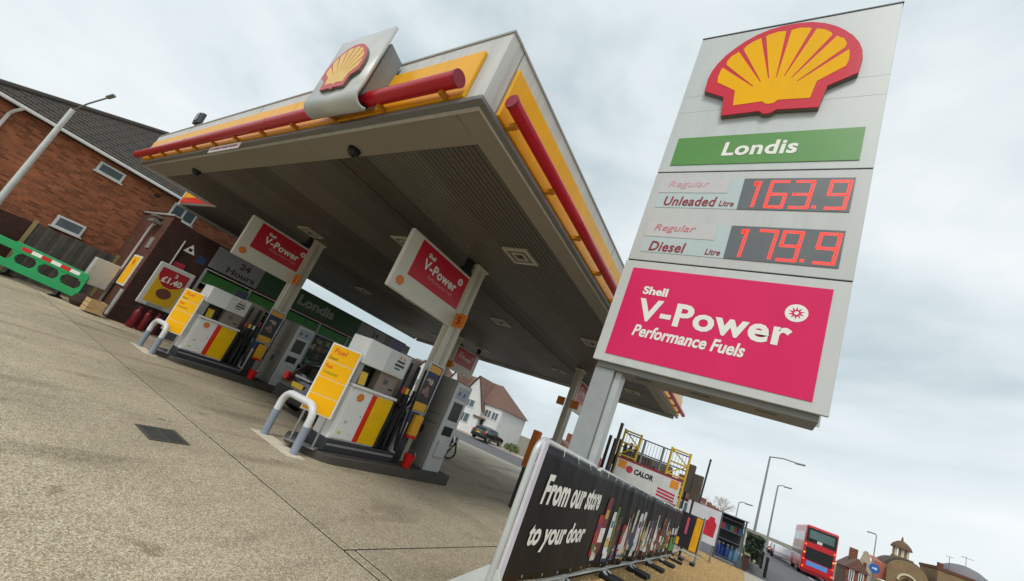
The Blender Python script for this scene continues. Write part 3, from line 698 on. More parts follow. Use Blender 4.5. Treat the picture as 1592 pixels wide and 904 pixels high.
def make_ad(label):
    t = thing('advert_frame', label, 'advert', (-6.2, 6.9, .09), 'poster frames on the islands')
    fm = MB()
    for (a, b, c, d) in ((6.66,6.69,1.2,2.32),(7.13,7.16,1.2,2.32),(6.69,7.13,2.29,2.32),(6.69,7.13,1.2,1.23)): fm.box(-6.22, -6.17, a, b, c, d)
    obj('frame', fm, STEEL, t)
    ps = obj('poster', MB().box(-6.21, -6.195, 6.69, 7.13, 1.23, 2.29), M('poster_dark', '#2b2623', .4, var=.5, vs=7), t)
    obj('poster_header', MB().box(-6.194, -6.19, 6.7, 7.12, 2.12, 2.27), M('poster_gold', '#cf9a38', .45, var=.2, vs=18), ps)
    obj('poster_band', MB().box(-6.194, -6.19, 6.7, 7.12, 2.0, 2.1), M('poster_navy', '#23284a', .45, var=.3, vs=20), ps)
    for q in range(9):
        c = ('#8a6a60','#5a3a34','#a89890','#3a3038','#7a5a52')[q % 5]; y_ = 6.7 + .3*random.random(); z_ = 1.45 + .42*random.random()
        obj('poster_picture', MB().prism([(y_,z_),(y_+.1,z_-.02),(y_+.13,z_+.06),(y_+.07,z_+.12),(y_-.01,z_+.08)], (-6.1945,0,0), Y3, Z3, .001+.0003*q), M('poster_tone_'+c[1:], c, .5, var=.3, vs=22), ps)
    obj('poster_footer', MB().box(-6.194, -6.19, 6.7, 7.12, 1.24, 1.42), M('poster_yellow', '#d8a21c', .45, var=.2, vs=20), ps)
    obj('stand', MB().box(-6.24, -6.2, 6.8, 7.02, .095, 1.2), DARK, t)
    bx = obj('glove_box', MB().box(-6.2, -6.1, 6.86, 7.1, .72, 1.16), M('glovebox_yellow', '#e0a11a', .45, var=.15, vs=10), t, bevel=.012)
    obj('red_base', MB().box(-6.21, -6.09, 6.85, 7.11, .66, .718), REDP, bx, bevel=.01)
    return t
ad = make_ad('framed poster above a yellow box, right of the nearer pump'); clone(ad, DX, 'framed poster above a yellow box, right of the pump beside the shop')

def make_bucket(label):
    t = thing('fire_bucket', label, 'bucket', (-5.98, 7.02, .09), 'red buckets on the islands')
    obj('pail', MB().lathe((-5.98, 7.02, .093), [(.085,0),(.12,.24),(.128,.27),(.115,.27),(.1,.12)], 16), REDP, t, smooth=True)
    obj('handle', MB().tube([(-5.98+.125*math.cos(a*.35), 7.02+.02, .36+.1*math.sin(a*.35)) for a in range(10)], .006, 6), STEEL, t)
    return t
bk = make_bucket('red plastic bucket below the poster by the nearer pump'); clone(bk, DX, 'red plastic bucket by the pump beside the shop')

def make_service(label):
    t = thing('service_cabinet', label, 'cabinet', (-6.4, 7.9, .09), 'grey service cabinets on the islands')
    GB = M('cabinet_grey', '#7d7a74', .45, var=.1, vs=2); LB = M('cabinet_light', '#bfc1c0', .4, var=.06)
    obj('housing', MB().box(-6.95, -6.1, 7.62, 8.28, .093, 2.2), GB, t, bevel=.02)
    fc = obj('front_column', MB().box(-6.098, -6.03, 7.68, 8.26, .02, 2.17), LB, t, bevel=.015)
    obj('recess', MB().box(-6.029, -6.024, 7.78, 8.16, 1.28, 1.72), M('recess_dark', '#33352f', .4, var=.3, vs=5), fc)
    obj('recess', MB().box(-6.029, -6.024, 7.78, 8.14, .92, 1.13), BLACK, fc)
    obj('icon_plate', MB().box(-6.029, -6.025, 7.74, 8.2, 1.8, 2.08), M('icon_grey', '#9aa1a8', .4), fc)
    for y in (7.84, 8.04): obj('icon', MB().prism([(y+.045*math.cos(i*.785), 1.93+.055*math.sin(i*.785)) for i in range(8)], (-6.0248,0,0), Y3, Z3, .002), M('icon_blue', '#3a5c88', .4), fc)
    obj('lower_box', MB().box(-6.029, -5.98, 7.8, 8.16, .42, .8), LB, fc, bevel=.02)
    obj('notice', MB().box(-6.6, -6.45, 7.613, 7.618, .8, .98), M('notice_navy', '#2c3648', .4), t)
    obj('seam', MB().box(-6.93, -6.12, 7.614, 7.619, 1.1, 1.115), DARK, t); obj('seam', MB().box(-6.93, -6.12, 7.614, 7.619, 1.32, 1.33), DARK, t)
    P = [(-6.0 + .05*math.sin(u*.5), 8.36 + .12*math.sin(u*.63), .95 - .5*math.sin(u*math.pi/12)**.8) for u in range(13)]
    obj('air_hose', MB().tube(P, .022, 8), RUBBER, t, smooth=True)
    P = [(-5.98 + .03*math.sin(u), 8.32 + .05*math.sin(u*1.2), 1.0 - .055*u) for u in range(12)]
    obj('coil', MB().tube(P, .012, 6), STEEL, t)
    obj('hose_reel', MB().ring((-6.25, 8.28, .82), (-6.25, 8.42, .82), .17, n=18), BLACK, t, smooth=True)
    return t
sv = make_service('grey air and water cabinet with light front, right of the nearer pump'); clone(sv, DX, 'grey air and water cabinet right of the pump beside the shop')

# ------------------------------------------------------------------ convenience shop
SB = brick_mat('shop_brick_side', '#6a3a28', '#55301f', '#4a3a32', 1.0, 'y'); SBX = brick_mat('shop_brick_front', '#4a2a22', '#3c221c', '#352a26', 1.0, 'x')
sh = thing('convenience_shop', 'low brick petrol station shop with dark green sign band and glazed front', 'shop', (-19.4, 12, -.3))
SX = -19.4
obj('side_wall', MB().box(-25.5, SX-.02, 4.88, 5.1, -.2, 4.2), SB, sh)
obj('front_pier', MB().box(SX-.25, SX, 4.881, 6.62, -.2, 4.05), SBX, sh)
obj('roof_slab', MB().box(-25.5, SX-.3, 5.1, 18.4, 3.98, 4.1), DARK, sh)
obj('coping', MB().box(-25.5, SX+.02, 4.83, 5.12, 4.2, 4.26), M('coping_grey', '#a8a6a2', .6), sh)
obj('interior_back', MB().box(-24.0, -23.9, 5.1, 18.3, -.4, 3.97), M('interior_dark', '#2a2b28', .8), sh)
obj('interior_floor', MB().box(-23.9, SX, 6.6, 18.3, -.4, -.33), M('interior_floor', '#5a5a56', .5), sh)
obj('end_wall', MB().box(-24, SX, 18.3, 18.5, -.45, 4.0), SBX, sh)
hp = M('hours_panel', '#8b8f93', .45, var=.05); DG = M('shop_dark_green', '#17491f', .4, var=.12)
for y0, y1, mt in ((6.63, 8.62, hp), (8.63, 14.35, DG), (14.36, 16.35, hp), (16.36, 18.5, M('hours_panel_b', '#6d6a66', .45))):
    p = obj('sign_panel', MB().box(SX-.2, SX+.06, y0, y1, 3.06, 4.0), mt, sh, bevel=.01)
    if mt is hp:
        text('word', '24', (SX+.0605, y0+1.0, 3.52), Y3, Z3, .45, .28, M('plum_letter', '#4a2436', .5, var=0), p, bold=.03)
        text('word', 'Hours', (SX+.0605, y0+.62, 3.16), Y3, Z3, 1.2, .26, M('plum_letter', '#4a2436', .5, var=0), p, bold=.03)
    if mt is DG:
        text('word', 'Londis', (SX+.0605, 10.55, 3.32), Y3, Z3, 2.1, .5, M('grey_letter', '#8f948d', .5, var=0), p, bold=.04)
obj('red_rail', MB().box(SX-.05, SX+.07, 8.63, 14.3, 2.985, 3.055), M('rail_maroon', '#5a1a1c', .5), sh)
obj('white_rail', MB().box(SX-.05, SX+.08, 6.63, 18.4, 2.93, 2.983), M('rail_white', '#b9bab4', .5), sh)
SHG = M('shop_glass', '#dfe6e4', .02, var=0); SHG.node_tree.nodes['Principled BSDF'].inputs['Transmission Weight'].default_value = .95; SHG.node_tree.nodes['Principled BSDF'].inputs['IOR'].default_value = 1.12
ys = [6.65, 8.5, 10.35, 12.2, 14.05, 15.9, 17.75]
for i in range(len(ys)-1):
    a, b = ys[i], ys[i+1]
    obj('green_header', MB().box(SX-.03, SX, a+.06, b-.06, 2.42, 2.86), M('header_green', '#2f7a2a', .45, var=.35, vs=3.5), sh)
    obj('window_pane', MB().box(SX-.02, SX-.012, a+.06, b-.06, .35, 2.36), SHG, sh) if i not in (0, 1) else None
    for k in range(5):
        z = .45 + k*.38
        obj('shelf', MB().box(-20.6, -20.1, a+.1, b-.1, z, z+.03), MIDGREY, sh)
for y in ys: obj('mullion', MB().box(SX-.06, SX+.04, y-.045, y+.045, -.35, 2.93), M('mullion_grey', '#a5a8a6', .45), sh)
obj('transom', MB().box(SX-.05, SX+.03, 6.65, 17.8, 2.36, 2.42), M('mullion_grey', '#a5a8a6', .45), sh)
obj('stall_riser', MB().box(SX-.1, SX+.01, 6.65, 17.8, -.4, .34), M('riser_grey', '#6f7274', .6), sh)
cols = ['#d05048', '#6fa858', '#e0d890', '#5a78c0', '#e6e0d2', '#b09470', '#50a8a8', '#f0a038']
for ci, c in enumerate(cols):
    mb = MB()
    for k in range(40):
        y = random.uniform(6.8, 17.5); z = .48 + random.randint(0, 4)*.38; h = random.uniform(.12, .3); w = random.uniform(.1, .3)
        mb.box(-20.12 + random.uniform(-.2, .06), -19.98+.0, y, y+w, z, z+h)
    o = obj('shelf_goods', mb, M('goods_%d' % ci, c, .5), sh); o['kind'] = 'stuff'
# fixtures on the brick end
dp = obj('downpipe', MB().tube([(-20.85,4.8,.05),(-20.85,4.8,3.5),(-20.78,4.8,3.7),(-20.5,4.82,3.75)], .045, 8), M('pipe_white', '#c4c2bc', .5), sh, smooth=True)
yb = obj('side_sign', MB().box(-20.65, -19.72, 4.83, 4.875, 1.15, 2.38), WHITE, sh, bevel=.01)
obj('sign_face', MB().box(-20.58, -19.79, 4.825, 4.829, 1.21, 2.32), YSIGN, yb)
obj('badge', MB().prism([(-20.18+.12*math.cos(i*.524), 2.1+.12*math.sin(i*.524)) for i in range(12)], (0,4.8245,0), X3, Z3, .002), ORANGE, yb)
obj('notice', MB().box(-20.25, -19.85, 4.84, 4.875, 2.75, 3.2), M('notice_grey', '#8d8a86', .5, var=.4, vs=14), sh)
obj('bracket_lamp', MB().box(-20.7, -20.1, 4.55, 4.87, 3.72, 3.84), MIDGREY, sh, bevel=.02); obj('bracket_lamp', MB().box(-20.9, -20.4, 4.6, 4.87, 3.98, 4.06), MIDGREY, sh, bevel=.02)
obj('panel_strip', MB().box(-19.75, -19.45, 4.84, 4.875, .05, 1.05), M('strip_grey', '#a9aaa8', .5, var=.3, vs=5), sh)
wt = obj('warning_triangle', MB().prism([(-.2,0),(.2,0),(0,.36)], (SX+.004, 5.85, 3.2), Y3, Z3, .01), LETTER, sh)
obj('symbol', MB().prism([(-.05,0),(.05,0),(.07,.12),(-.07,.12)], (SX+.0145, 5.85, 3.27), Y3, Z3, .002), BLACK, wt)
obj('blue_notice', MB().box(SX+.002, SX+.012, 6.2, 6.5, 3.0, 3.3), M('notice_blue', '#28456a', .5, var=.3, vs=9), sh)
obj('pipe', MB().ring((SX+.04, 5.55, 2.5), (SX+.04, 5.55, 3.55), .03, n=8), M('pipe_white', '#c4c2bc', .5), sh)
obj('red_notice', MB().box(SX+.002, SX+.02, 5.62, 6.0, 2.52, 2.72), M('notice_red', '#b03040', .5), sh)
# poster frame by the pier
pf = thing('poster_board', 'white framed red and yellow offer poster leaning by the shop pier', 'poster', (-19.1, 5.85, 0))
PX = -19.12
obj('frame', MB().box(PX-.08, PX, 5.22, 6.4, .83, 2.5), M('frame_white', '#cfd0cc', .4), pf, bevel=.03)
pp = obj('yellow_sheet', MB().box(PX+.001, PX+.006, 5.36, 6.26, .98, 2.34), M('poster_yel', '#dcae14', .4, var=.06), pf)
obj('red_block', MB().prism([(5.36,2.34),(5.36,2.05),(5.45,1.85),(5.65,1.68),(5.9,1.66),(6.12,1.78),(6.26,1.95),(6.26,2.34)], (PX+.0065,0,0), Y3, Z3, .002), M('poster_red', '#b01020', .4), pp)
text('price', '2', (PX+.0095, 5.82, 2.12), Y3, Z3, .1, .14, LETTER, pp, bold=.03)
text('price', '£1.40', (PX+.0095, 5.5, 1.82), Y3, Z3, .66, .24, LETTER, pp, bold=.04)
obj('product_picture', MB().prism([(5.81+.24*math.cos(i*.524), 1.42+.2*math.sin(i*.524)) for i in range(12)], (PX+.0085,0,0), Y3, Z3, .002), M('poster_brown', '#6a4030', .5, var=.6, vs=12), pp)
obj('base_clip', MB().box(PX+.001, PX+.05, 5.5, 6.0, .86, .97), M('clip_grey', '#9aa0a0', .4), pf)
for i in range(2): obj('leg', MB().box(PX-.06, PX-.02, 5.35+i*.85, 5.41+i*.85, -.05, .83), DARK, pf)
for i in range(3):
    y = 5.42 + i*.3
    b = thing('red_gas_cylinder', 'dark red gas cylinder below the offer poster, %s of three' % ('leftmost', 'middle', 'rightmost')[i], 'gas cylinder', (-18.9, y, gz(y)), 'red cylinders under the poster')
    obj('body', MB().lathe((-18.9, y, gz(y)), [(.10,0),(.125,.04),(.125,.55),(.1,.66),(.05,.71)], 14), M('cyl_red', '#74101a', .4), b, smooth=True)
    obj('valve_collar', MB().lathe((-18.9, y, gz(y)+.71), [(.07,0),(.07,.1),(.055,.1),(.055,.02)], 12), M('cyl_red_dark', '#641018', .5), b)

# ------------------------------------------------------------------ brick house behind the shop
BH = brick_mat('house_brick', '#ab6440', '#6e3820', '#8a6a50', 1.2, 'x')
bh = thing('brick_house', 'large red brick house with dark tiled hip roof behind the shop', 'house', (-23.2, 8, 0))
obj('wall', MB().box(-33, -23.0, -.25, 9.9, -.3, 5.42), BH, bh)
obj('soffit_board', MB().box(-23.0, -22.72, -.6, 9.9, 5.36, 5.40), M('eave_dark', '#2a2522', .8), bh)
obj('gutter', MB().box(-22.78, -22.64, -.7, 10, 5.38, 5.5), M('gutter_white', '#d2d3d0', .45), bh, bevel=.03)
obj('downpipe', MB().tube([(-22.7,.62,5.4),(-22.8,.5,5.2),(-22.93,.45,5.05),(-22.93,.45,0)], .05, 8), M('gutter_white', '#d2d3d0', .45), bh, smooth=True)
TILE = M('roof_tile', '#403a33', .8, var=.35, vs=2.5)
rf = obj('roof', MB().add([(-22.72,-.6,5.5),(-22.72,10,5.5),(-27.6,10,8.92),(-27.6,5.27,8.92),(-33,-.6,5.5)], [(0,1,2,3),(4,0,3)]), M('roof_underlay', '#2c2824', .9), bh)
mb = MB(); nrow = 24
for i in range(nrow):
    u0 = i/nrow; u1 = (i+1.12)/nrow
    xa = -22.68 - 4.9*u0; xb = -22.68 - 4.9*u1; za = 5.5+3.42*u0; zb = 5.5+3.42*u1
    ya = -.6 + 5.87*u0
    y = ya + (.15 if i % 2 else 0)
    while y < 9.7:
        h = random.uniform(.0, .012)
        mb.add([(xa,y+.006,za+.045+h),(xa,y+.294,za+.045+h),(xb,y+.294,zb+.012+h),(xb,y+.006,zb+.012+h),(xa,y+.006,za+.005),(xa,y+.294,za+.005)], [(0,1,2,3),(4,5,1,0)])
        y += .3
o = obj('roof_tiles', mb, TILE, rf); o['kind'] = 'stuff'
obj('hip_ridge', MB().tube([(-22.7,-.62,5.56),(-27.6,5.27,9.0)], .11, 8), TILE, rf)
obj('ridge', MB().tube([(-27.6,5.27,9.0),(-27.6,10,9.0)], .11, 8), TILE, rf)
WF = M('window_white', '#d8d9d6', .4)
def window(par, y0, y1, z0, z1, x=-23.0, n=1):
    w = obj('window', MB().box(x, x+.05, y0, y1, z0, z1), WF, par, bevel=.01)
    k = (y1-y0-.08)/n
    for i in range(n): obj('pane', MB().box(x+.051, x+.056, y0+.08+i*k, y0+i*k+k, z0+.07, z1-.07), GLASS, w)
    obj('sill', MB().box(x, x+.12, y0-.05, y1+.05, z0-.05, z0-.002), WF, w)
window(bh, 2.9, 3.72, 4.78, 5.2); window(bh, 5.5, 6.45, 4.62, 5.25, n=2); window(bh, 2.87, 3.7, 2.2, 2.66)
obj('wall_vent', MB().box(-23.0, -22.95, 4.78, 4.95, 5.02, 5.14), BLACK, bh)
# outbuilding, fence, barrier, cabinet, crate
solo('boundary_wall', MB().box(-22.8, -22.6, -1.5, 2.55, -.1, 2.02), brick_mat('dark_brick', '#4a2a1e', '#3c2218', '#33261f', 1.0, 'x'), 'dark brick boundary wall at the left edge behind the green barrier', 'wall', (-22.3, .5, 0))
gf = thing('plank_fence', 'weathered grey vertical plank fence below the white window', 'fence', (-21.4, 3.4, 0))
for i in range(18):
    y = 2.52 + i*.125; zt = 2.05 + random.uniform(-.03, .03) - .0*i
    obj('plank', MB().box(-22.3+random.uniform(-.01,.01), -22.27, y, y+.115, .05, zt), M('old_wood_%d' % (i % 3), ('#55534c','#4b4a45','#5d5b52')[i % 3], .9, var=.3, vs=5), gf)
for y in (2.46, 4.82): obj('post', MB().box(-22.34, -22.24, y-.05, y+.05, 0, 2.15), M('post_tan', '#9a8a5c', .8), gf)
obj('rail', MB().box(-22.37, -22.325, 2.5, 4.8, 1.5, 1.6), M('old_wood_1', '#4b4a45', .9), gf)
solo('meter_cabinet', MB().box(-21.0, -20.65, 4.02, 4.72, .75, 1.75), M('cabinet_offwhite', '#c2c1b8', .5, var=.15), 'off white metal cabinet with round badge by the brick end wall', 'cabinet', (-20.8, 4.4, .75), bevel=.02)
gb = thing('road_barrier', 'green plastic road barrier with red and white reflective band', 'barrier', (-21.0, 3.3, 0))
GP = M('barrier_green', '#1f9a58', .4, var=.08)
ba, bb = Vector((-21.8, 2.34, .2)), Vector((-20.25, 4.1, .07)); bd = (bb-ba).normalized(); bn = Vector((bd.y, -bd.x, 0)).normalized(); BL = (bb-ba).length
def bpt(s, z, o=0): return ba + bd*s + Z3*z + bn*o
mb = MB()
mb.prism([(-.9,.12),(BL-.1,.12),(BL,.26),(BL,.38),(-.9,.38)], ba, bd, Z3, .06); mb.prism([(-.9,.74),(BL,.74),(BL,.9),(BL-.1,1.02),(.05,1.05),(-.02,1.0),(-.9,1.0)], ba, bd, Z3, .06)
obj('rails', mb, GP, gb, bevel=.015)
for i in range(5):
    c = -.5 + i*.7
    pts = [(c-.06,.48),(c-.04,.56),(c-.06,.64),(c-.15,.739),(c+.15,.739),(c+.06,.64),(c+.04,.56),(c+.06,.48),(c+.15,.381),(c-.15,.381)]
    pts = [(min(a, BL), b) for a, b in pts]
    obj('upright', MB().prism(pts, ba, bd, Z3, .058), GP, gb)
for i in range(6):
    obj('reflector', MB().obox(bpt(.42+i*.3, .9, .066), bd*.148, bn*.004, Z3*.06), (REDP if i % 2 == 0 else LETTER), gb)
for s in (.2, 1.75):
    obj('foot', MB().prism([(-.42,0),(.42,0),(.1,.12),(.06,.3),(-.06,.3),(-.1,.12)], bpt(s, -.15), -bn, Z3, .12), BLACK, gb, bevel=.02)
ct = thing('timber_crate', 'small open pale timber crate on the ground by the pillar', 'crate', (-19.05, 4.35, 0))
WD = M('pale_timber', '#c9a878', .7, var=.2, vs=8)
for (a, b, c, d) in ((-19.4,-18.75,4.13,4.16),(-19.4,-18.75,4.54,4.57),(-19.4,-19.37,4.16,4.54),(-18.78,-18.75,4.16,4.54)):
    for k in range(3): obj('slat', MB().box(a, b, c, d, .02+k*.14, .14+k*.14), WD, ct)
obj('base', MB().box(-19.37, -18.78, 4.16, 4.54, .02, .05), WD, ct)
solo('rubble_sack', MB().lathe((-20.2, 4.3, 0), [(.3,0),(.36,.12),(.3,.34),(.15,.44),(.05,.42)], 10), M('sack_brown', '#3a2a22', .9, var=.3), 'dark brown sack slumped behind the timber crate', 'sack', (-20.2, 4.3, 0), smooth=True)
lp = thing('street_lamp', 'pale grey street lamp post in front of the brick house', 'lamp post', (-18, 1.18, 0), 'street lamps')
obj('post', MB().ring((-18,1.19,0), (-18,1.18,5.3), .085, .06, n=12), M('lamp_pale', '#c9cdca', .45), lp, smooth=True)
obj('arm', MB().tube([(-18,1.18,5.28),(-17.6,1.3,5.6),(-17.0,1.48,5.93)], .022, 8), MIDGREY, lp)
obj('lantern', MB().obox((-16.9,1.5,5.98), (.12,.03,.05), (-.02,.05,0), (0,0,.03)), MIDGREY, lp, bevel=.015)

# ------------------------------------------------------------------ car between the islands
CB = M('car_black', '#0e0f12', .2, var=.1, coat=.8)
car = thing('parked_car', 'black hatchback seen from behind between the two islands', 'car', (-10.6, 8.6, -.1))
CX, CY = -10.0, 6.55
secs = [(0,.42,.62,.84,.40,.66),(.12,.30,.80,.86,.60,.95),(.35,.24,.95,.88,.7,1.28),(.8,.24,.95,.88,.72,1.42),(1.8,.24,.92,.88,.70,1.46),(2.5,.24,.9,.88,.66,1.36),(3.1,.24,.9,.87,.62,.98),(3.8,.26,.8,.84,.6,.86),(4.1,.36,.62,.76,.5,.68)]
v = []; f = []
for (d, zb, zs, w, wt, ztop) in secs:
    y = CY + d; zo = -.1
    v += [(CX-w*.92,y,zb+zo),(CX-w,y,zb+.15+zo),(CX-w,y,zs+zo),(CX-wt,y,ztop-.05+zo),(CX-wt*.8,y,ztop+zo),(CX+wt*.8,y,ztop+zo),(CX+wt,y,ztop-.05+zo),(CX+w,y,zs+zo),(CX+w,y,zb+.15+zo),(CX+w*.92,y,zb+zo)]
for i in range(len(secs)-1):
    for k in range(10):
        a, b = i*10+k, i*10+(k+1) % 10; f.append((a, b, b+10, a+10))
f += [tuple(range(9, -1, -1)), tuple(range((len(secs)-1)*10, len(secs)*10))]
obj('body', MB().add(v, f), CB, car, smooth=True)
CG = M('car_glass', '#0b0e10', .12, var=.2)
obj('rear_window', MB().hexa([(CX-.62,CY+.16,.92),(CX+.62,CY+.16,.92),(CX+.6,CY+.2,.92),(CX-.6,CY+.2,.92),(CX-.56,CY+.33,1.16),(CX+.56,CY+.33,1.16),(CX+.56,CY+.37,1.16),(CX-.56,CY+.37,1.16)]), CG, car)
for s in (-1, 1):
    obj('tail_light', MB().obox((CX+s*.72, CY+.04, .74), (.1,0,0), (0,.05,0), (0,0,.1)), M('lamp_red', '#c8181c', .25), car, bevel=.02)
    for d in (.75, 3.35):
        w = obj('wheel', MB().ring((CX+s*.7, CY+d, .2), (CX+s*.9, CY+d, .2), .31, n=20), RUBBER, car, smooth=True)
        obj('rim', MB().ring((CX+s*.895, CY+d, .2), (CX+s*.91, CY+d, .2), .2, n=14), STEEL, w)
    obj('side_window', MB().obox((CX+s*.8, CY+1.6, 1.05), (.01,0,0), (0,.8,0), (-s*.06,0,.17)), CG, car)
obj('bumper', MB().box(CX-.82, CY and CX+.82, CY-.06, CY+.1, .16, .48), M('bumper_black', '#141416', .5), car, bevel=.04)
pl = obj('number_plate', MB().box(CX-.26, CX+.26, CY-.012, CY+.0, .56, .68), M('plate_yellow', '#e2b60c', .4), car)
obj('chrome_strip', MB().box(CX-.35, CX+.35, CY+.02, CY+.05, .80, .86), M('chrome', '#b8bcc0', .25, metal=.6), car, bevel=.01)

# ------------------------------------------------------------------ banner fence
FX = -1.87
BT = M('barrier_tube', '#c3c8c6', .4, metal=.3, var=.08)
def barrier(y0, label):
    L = 2.14; t = thing('crowd_barrier', label, 'barrier', (FX, y0, gz(y0)), 'steel barriers in a row along the verge')
    def z(y): return gz(y)
    P = [(FX, y0, z(y0)+.06), (FX, y0, z(y0)+1.5)]
    for a in range(1, 6): P.append((FX, y0+.16*(1-math.cos(a*math.pi/10)), z(y0)+1.5+.16*math.sin(a*math.pi/10)))
    for a in range(0, 6): P.append((FX, y0+L-.16+.16*math.sin(a*math.pi/10), z(y0+L)+1.5+.16*math.cos(a*math.pi/10)))
    P.append((FX, y0+L, z(y0+L)+.06))
    obj('frame', MB().tube(P, .036 if y0 < 4.5 else .026, 10), BT, t, smooth=True)
    obj('bottom_rail', MB().tube([(FX,y0,z(y0)+.16),(FX,y0+L,z(y0+L)+.16)], .02, 8), BT, t, smooth=True)
    obj('top_rail', MB().tube([(FX,y0+.01,z(y0)+1.44),(FX,y0+L-.01,z(y0+L)+1.44)], .016, 8), BT, t, smooth=True)
    if y0 < 4.5: obj('fin_foot', fin(y0+.02), M('fin_grey', '#c3cac6', .45), t)
    for i in range(14):
        y = y0 + .15 + i*.1415; obj('bar', MB().ring((FX,y,z(y)+.16), (FX,y,z(y)+1.44), .008, n=6), BT, t)
    for y in (y0+.12, y0+L-.12):
        if y0 > 5: obj('rubber_block', MB().box(FX-.02, FX+.42, y-.09, y+.09, z(y)+.012, z(y)+.1), RUBBER, t, bevel=.02)
        obj('foot', MB().tube([(FX-.3,y,z(y)+.015),(FX-.22,y,z(y)+.03),(FX,y,z(y)+.13),(FX+.22,y,z(y)+.03),(FX+.3,y,z(y)+.015)], .02, 8), BT, t, smooth=True)
def fin(y):
    return MB().prism([(FX+.05,.36),(FX-.06,.36),(FX-.42,.03),(FX-.42,.0),(FX+.3,.0),(FX+.3,.03)], (0,y,0), X3, Z3, .02)
names = ['nearest the camera with a white bent end tube', 'second from the camera under the banner lettering', 'third from the camera behind the printed bottles', 'fourth from the camera behind the printed bottles', 'fifth from the camera, by the gas cage', 'farthest from the camera, at the end of the banner']
for i in range(6): barrier(3.98+i*2.2, 'steel crowd barrier ' + names[i])
bn_ = thing('printed_banner', 'long black fence banner reading From our store to your door', 'banner', (FX+.05, 9, 0))
BNM = M('banner_vinyl', '#0d0d10', .5, var=.3, vs=2.5, spec=.25, bump=.3, bs=6)
NY, NZ = 220, 16; v = []; f = []
def bxo(y, u):      # gentle folds and sag of the sheet
    k_ = .25 if y < 6.9 else min(1, .25 + (y-6.9)*.9)
    return FX + .06 + k_*.026*math.sin(y*5.1+u*2) * (1-u*.5) + .016*math.sin(y*2.3+1) + k_*.012*math.sin(y*13+u*5)*u + k_*.01*math.sin(y*23+u*9)*abs(u-.5)
for i in range(NY+1):
    y = 4.11 + (16.9-4.11)*i/NY
    for j in range(NZ+1):
        u = j/NZ; z = gz(y) + .24 + (1.4)*u - .02*abs(math.sin(y*1.4))*(u > .9)
        v.append((bxo(y, u), y, z))
for i in range(NY):
    for j in range(NZ): a = i*(NZ+1)+j; f.append((a, a+NZ+1, a+NZ+2, a+1))
bs = obj('sheet', MB().add(v, f), BNM, bn_, smooth=True)
md = bs.modifiers.new('thick', 'SOLIDIFY'); md.thickness = .004; md.offset = 0
obj('white_hem', MB().box(FX+.03, FX+.062, 4.015, 4.11, .2, 1.63), M('hem_white', '#d9d6e0', .5), bn_)
bx_ = FX + .085
text('word', 'From our store', (bx_, 4.42, 1.0), Y3, Z3-.03*Y3*0, 2.15, .33, LETTER, bn_, bold=.035, shear=.1)
text('word', 'to your door', (bx_, 4.42, .49), Y3, Z3, 1.8, .33, LETTER, bn_, bold=.035, shear=.1)
PC = ['#a81a22','#25386a','#e6e3da','#4a6a2a','#c8ac40','#701c2a','#dedede','#3a6a98','#3a2a22','#c8c0b4','#e2e0dc','#8a3a28','#d6d2cc']
def bottle(y, w, h, z0, shape):
    if shape == 0: p = [(-.5,0),(.5,0),(.5,.6),(.18,.78),(.16,1),(-.16,1),(-.18,.78),(-.5,.6)]
    elif shape == 1: p = [(-.5,0),(.5,0),(.5,1),(-.5,1)]
    else: p = [(-.42,0),(.42,0),(.5,.08),(.5,.9),(.4,1),(-.4,1),(-.5,.9),(-.5,.08)]
    return [(y+a*w, z0+b*h) for a, b in p]
def product(y, w, h, zb, sh_, k):
    c = PC[(k*5 + k//3) % len(PC)]; c2 = PC[(k*7+3) % len(PC)]; c3 = PC[(k*3+1) % len(PC)]
    x = bx_
    p = obj('printed_product', MB().prism(bottle(y, w, h, zb, sh_), (x, 0, 0), Y3, Z3, .001+.0006*(k % 4)), M('print_'+c[1:], c, .45, var=.3, vs=14), bn_)
    a = random.uniform(.1, .25); b = a + random.uniform(.12, .3)
    obj('printed_label', MB().box(x, x+.001, y-w*.42, y+w*.42, zb+h*a, zb+h*b), M('print_'+c2[1:], c2, .45, var=.3, vs=14), p)
    if sh_ == 0: obj('printed_cap', MB().box(x, x+.001, y-w*.17, y+w*.17, zb+h*.9, zb+h), M('print_'+c3[1:], c3, .45, var=.3, vs=14), p)
    else: obj('printed_label', MB().box(x, x+.001, y-w*.3, y+w*.2, zb+h*.62, zb+h*.78), M('print_'+c3[1:], c3, .45, var=.3, vs=14), p)
k = 0
for row in range(2):
    y = 6.95 + row*.15
    while y < 15.2:
        w = random.uniform(.12, .27); h = random.uniform(.5, .92) if row == 0 else random.uniform(.15, .4)
        product(y, w, h, gz(y) + (.42 if row == 0 else .33) + random.uniform(0, .05), random.choice((0,0,1,2)), k)
        y += w*(random.uniform(.95, 1.7) if row == 0 else random.uniform(1.0, 3.0)); k += 1
for yy, zz, c, w, h in ((15.7,.35,'#2a8a3a',.55,.42),(15.6,.85,'#c9c9c6',.6,.2),(16.3,.8,'#c9c9c6',.4,.35)):
    obj('printed_block', MB().box(bx_-.002, bx_+.001, yy, yy+w, gz(yy)+zz, gz(yy)+zz+h), M('print_'+c[1:], c, .45, var=.5, vs=14), bn_)
def conform(o, d):
    org = Vector(bn_['_o']); k = 0
    xs = [v.co.x for v in o.data.vertices]; x0 = min(xs)
    for v in o.data.vertices:
        y = v.co.y + org.y; z = v.co.z + org.z; u = (z - gz(y) - .24)/1.4
        v.co.x = bxo(y, u) + d + (v.co.x - x0) - org.x
for ch_ in bn_.children:
    if ch_.name.startswith('word'): conform(ch_, .011)
    if ch_.name.startswith('printed_'):
        conform(ch_, .012)
        for g_ in ch_.children: conform(g_, .0155)
